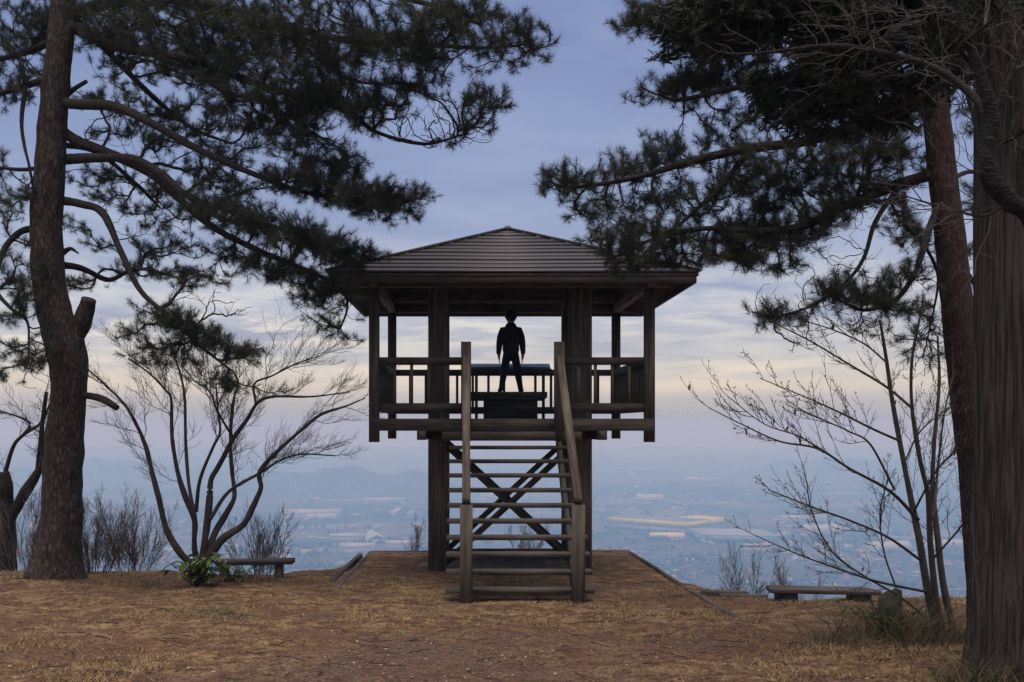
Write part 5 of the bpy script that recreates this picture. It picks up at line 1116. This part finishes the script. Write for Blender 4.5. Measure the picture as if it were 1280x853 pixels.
def woods():
    r_ = np.random.default_rng(81); v, t = [], []; n = 0
    ico = [(0, 0, 1), (.8, 0, .3), (-.4, .7, .3), (-.4, -.7, .3), (0.5, .6, -.4), (.5, -.6, -.4), (-.8, 0, -.4), (0, 0, -.6)]
    tri = [(0, 1, 2), (0, 2, 3), (0, 3, 1), (1, 4, 2), (2, 6, 3), (3, 5, 1), (1, 5, 4), (2, 4, 6), (3, 6, 5), (7, 4, 5), (7, 5, 6), (7, 6, 4)]
    for i in range(420):
        py = 560 + 185 * r_.random() ** 0.9; px = r_.uniform(20, 1260); x, y = V(px, py)
        if y < 1700: continue
        m_ = r_.integers(3, 16); ang = r_.choice([0.2, 1.77]); ln = r_.uniform(10, 120)
        for j in range(m_):
            u = r_.uniform(-1, 1) * ln; cx, cy = x + u * math.cos(ang) + r_.normal(0, 5), y + u * math.sin(ang) + r_.normal(0, 5); s = r_.uniform(4, 8)
            v += [(cx + p_[0] * s, cy + p_[1] * s, PZ + s * 0.8 + p_[2] * s * 1.2) for p_ in ico]; t += [(a + n, b + n, c + n) for a, b, c in tri]; n += 8
    o = mobj('far_woods', np_mesh('far_woods', v, [t], False, [HILL])); tag(o, 'dark distant tree belts on the valley floor', 'woods', None, 'stuff')
woods()
YEL = mat('yellow cladding', (0.46, 0.41, 0.04), 0.7, 0.1, (.05, .05, .05)); STEEL = mat('grey steel wall', (0.22, 0.24, 0.27), 0.6, 0.15, (.05, .05, .05)); PALE = mat('pale steel roof', (0.12, 0.14, 0.165), 0.5, 0.1, (.02, .02, .02)); CREAM = mat('cream canopy', (0.46, 0.38, 0.27), 0.7, 0.1, (.05, .05, .05))
def blk(name, cx, cy, w, l, z0, z1, a, m, parent):
    c, s = math.cos(a), math.sin(a); pt = [(cx + (ux * w * c - uy * l * s) / 2, cy + (ux * w * s + uy * l * c) / 2) for ux, uy in ((-1, -1), (1, -1), (1, 1), (-1, 1))]
    return prism(name, [Vector((p[0], p[1], z0)) for p in pt], [Vector((p[0], p[1], z1)) for p in pt], m, parent)
def factory():
    a0 = V(762, 660); a1 = V(858, 668); c = (a0 + a1) / 2; dv = a1 - a0; ln = np.linalg.norm(dv); an = math.atan2(dv[1], dv[0])
    t = empty('factory', (c[0], c[1], PZ), 'huge factory hall with a yellow band under its pale flat roof', 'building'); nrm = np.array([-math.sin(an), math.cos(an)]); cc = c + nrm * 60
    blk('wall', cc[0], cc[1], ln, 118, PZ - 2, PZ + 14, an, STEEL, t); blk('yellow_band', cc[0], cc[1], ln + 2, 120, PZ + 14.05, PZ + 32, an, YEL, t); blk('roof', cc[0], cc[1], ln - 4, 114, PZ + 32.05, PZ + 33, an, PALE, t)
    b0 = V(858, 667); b1 = V(912, 660); c = (b0 + b1) / 2; dv = b1 - b0; l2 = np.linalg.norm(dv); a2 = math.atan2(dv[1], dv[0]); nrm = np.array([-math.sin(a2), math.cos(a2)]); cc = c + nrm * 60
    blk('wing_wall', cc[0], cc[1], l2, 118, PZ - 2, PZ + 11, a2, STEEL, t); blk('wing_yellow_band', cc[0], cc[1], l2 + 2, 120, PZ + 11.05, PZ + 30, a2, YEL, t)
    t = empty('warehouse', (*V(920, 678), PZ), 'long pale warehouse with ribbed sawtooth roof beside the factory', 'building'); c = V(925, 678); c2 = c + [0, 90]
    blk('wall', c2[0], c2[1], 190, 170, PZ - 2, PZ + 14, -0.12, PALE, t)
    for i in range(9):
        blk('roof_rib', c2[0] + 3, c2[1] - 78 + i * 19, 192, 9, PZ + 14.05, PZ + 18, -0.12, STEEL, t)
    for i in range(6):
        blk('door', c[0] - 80 + i * 30 , c[1] + 5 + (80 - i * 30) * 0.12 - 1.2, 9, 2, PZ, PZ + 7, -0.12, WINM, t)
    c = V(834, 674); t = empty('domed_hall', (c[0], c[1], PZ), 'cream arched hall with rounded roof in front of the factory', 'building'); w, l = 88, 34; n = 10; v = []
    for sx in (-1, 1):
        v += [(sx * w / 2, l / 2 * math.cos(math.pi * i / n), (8 + 9 * math.sin(math.pi * i / n))) for i in range(n + 1)] + [(sx * w / 2, -l / 2, -1), (sx * w / 2, l / 2, -1)]
    k = n + 3; q = [(i, i + 1, k + i + 1, k + i) for i in range(n)] + [(n, n + 1, k + n + 1, k + n), (n + 2, 0, k, k + n + 2)]; caps = [tuple(range(k - 1, -1, -1)), tuple(range(k, 2 * k))]
    mobj('vault', np_mesh('vault', v, [q, caps], False, [CREAM]), t, Matrix.Translation((c[0], c[1], PZ)))
    for i in range(8): blk('window', c[0] - 37 + i * 10.5, c[1] - l / 2 - 0.2, 5, 0.6, PZ + 1, PZ + 6, 0, WINM, t)
factory()
for (px, py, wpx, l, h, lab) in [(432, 676, 42, 60, 9, 'long white roofed shed with open fields around, below the maple branches'), (385, 647, 76, 120, 8, 'very wide white roof far across the valley under the wooded ridge'), (478, 629, 54, 80, 8, 'thin white strip roof nearest the wooded ridge'),
                                (445, 690, 44, 70, 9, 'low white roofed shed close to the terrace edge line, with gabled neighbours'), (505, 686, 46, 60, 10, 'white warehouse row partly hidden behind the terrace edge'), (950, 691, 34, 30, 16, 'cream flat roofed block among the town houses'), (1010, 652, 60, 70, 8, 'broad pale shed beyond the fields behind the coppiced shrub'), (800, 588, 36, 60, 9, 'faint pale strip of roof in the far haze'), (880, 602, 50, 60, 9, 'faint cream long roof in the far haze beyond the factory')]:
    c = V(px, py); w = wpx / F * c[1]; t = empty('shed', (c[0], c[1], PZ), lab, 'building'); blk('wall', c[0], c[1] + l / 2, w, l, PZ - 5, PZ + h, 0.05, WALLS[0], t)
    v0 = [(-w / 2 - 1, -l / 2 - 1, 0), (w / 2 + 1, -l / 2 - 1, 0), (w / 2 + 1, l / 2 + 1, 0), (-w / 2 - 1, l / 2 + 1, 0), (-w / 2 - 1, 0, l * .12), (w / 2 + 1, 0, l * .12)]
    mobj('roof', np_mesh('roof', v0, [[(0, 1, 5, 4), (2, 3, 4, 5), (3, 2, 1, 0)], [(1, 2, 5), (3, 0, 4)]], False, [ROOFS['white']]), t, Matrix.Translation((c[0], c[1] + l / 2, PZ + h + 0.05)) @ Matrix.Rotation(0.05, 4, 'Z'))

# ------------------------------------------------------------------ haze in the air
def haze():
    x, y0, y1, z0, z1 = 9500, -600, 15000, PZ - 12, EYE + 14.5
    v = [(-x, y0, z0), (x, y0, z0), (x, y1, z0), (-x, y1, z0), (-x, y0, z1), (x, y0, z1), (x, y1, z1), (-x, y1, z1)]
    q = [(3, 2, 1, 0), (4, 5, 6, 7), (0, 1, 5, 4), (1, 2, 6, 5), (2, 3, 7, 6), (3, 0, 4, 7)]
    m = bpy.data.materials.new('haze'); m.use_nodes = True; N = m.node_tree.nodes; N.remove(N['Principled BSDF'])
    pv = N.new('ShaderNodeVolumePrincipled'); pv.inputs['Density'].default_value = HAZE_D; pv.inputs['Color'].default_value = (0.26, 0.50, 0.87, 1); pv.inputs['Absorption Color'].default_value = (0.77, 0.48, 0.0, 1); pv.inputs['Anisotropy'].default_value = 0.0
    m.node_tree.links.new(pv.outputs[0], N['Material Output'].inputs['Volume'])
    o = mobj('haze', np_mesh('haze', v, [q], False, [m])); tag(o, 'pale blue haze filling the valley air', 'haze', None, 'stuff')
HAZE_D = 4.3e-4
haze()
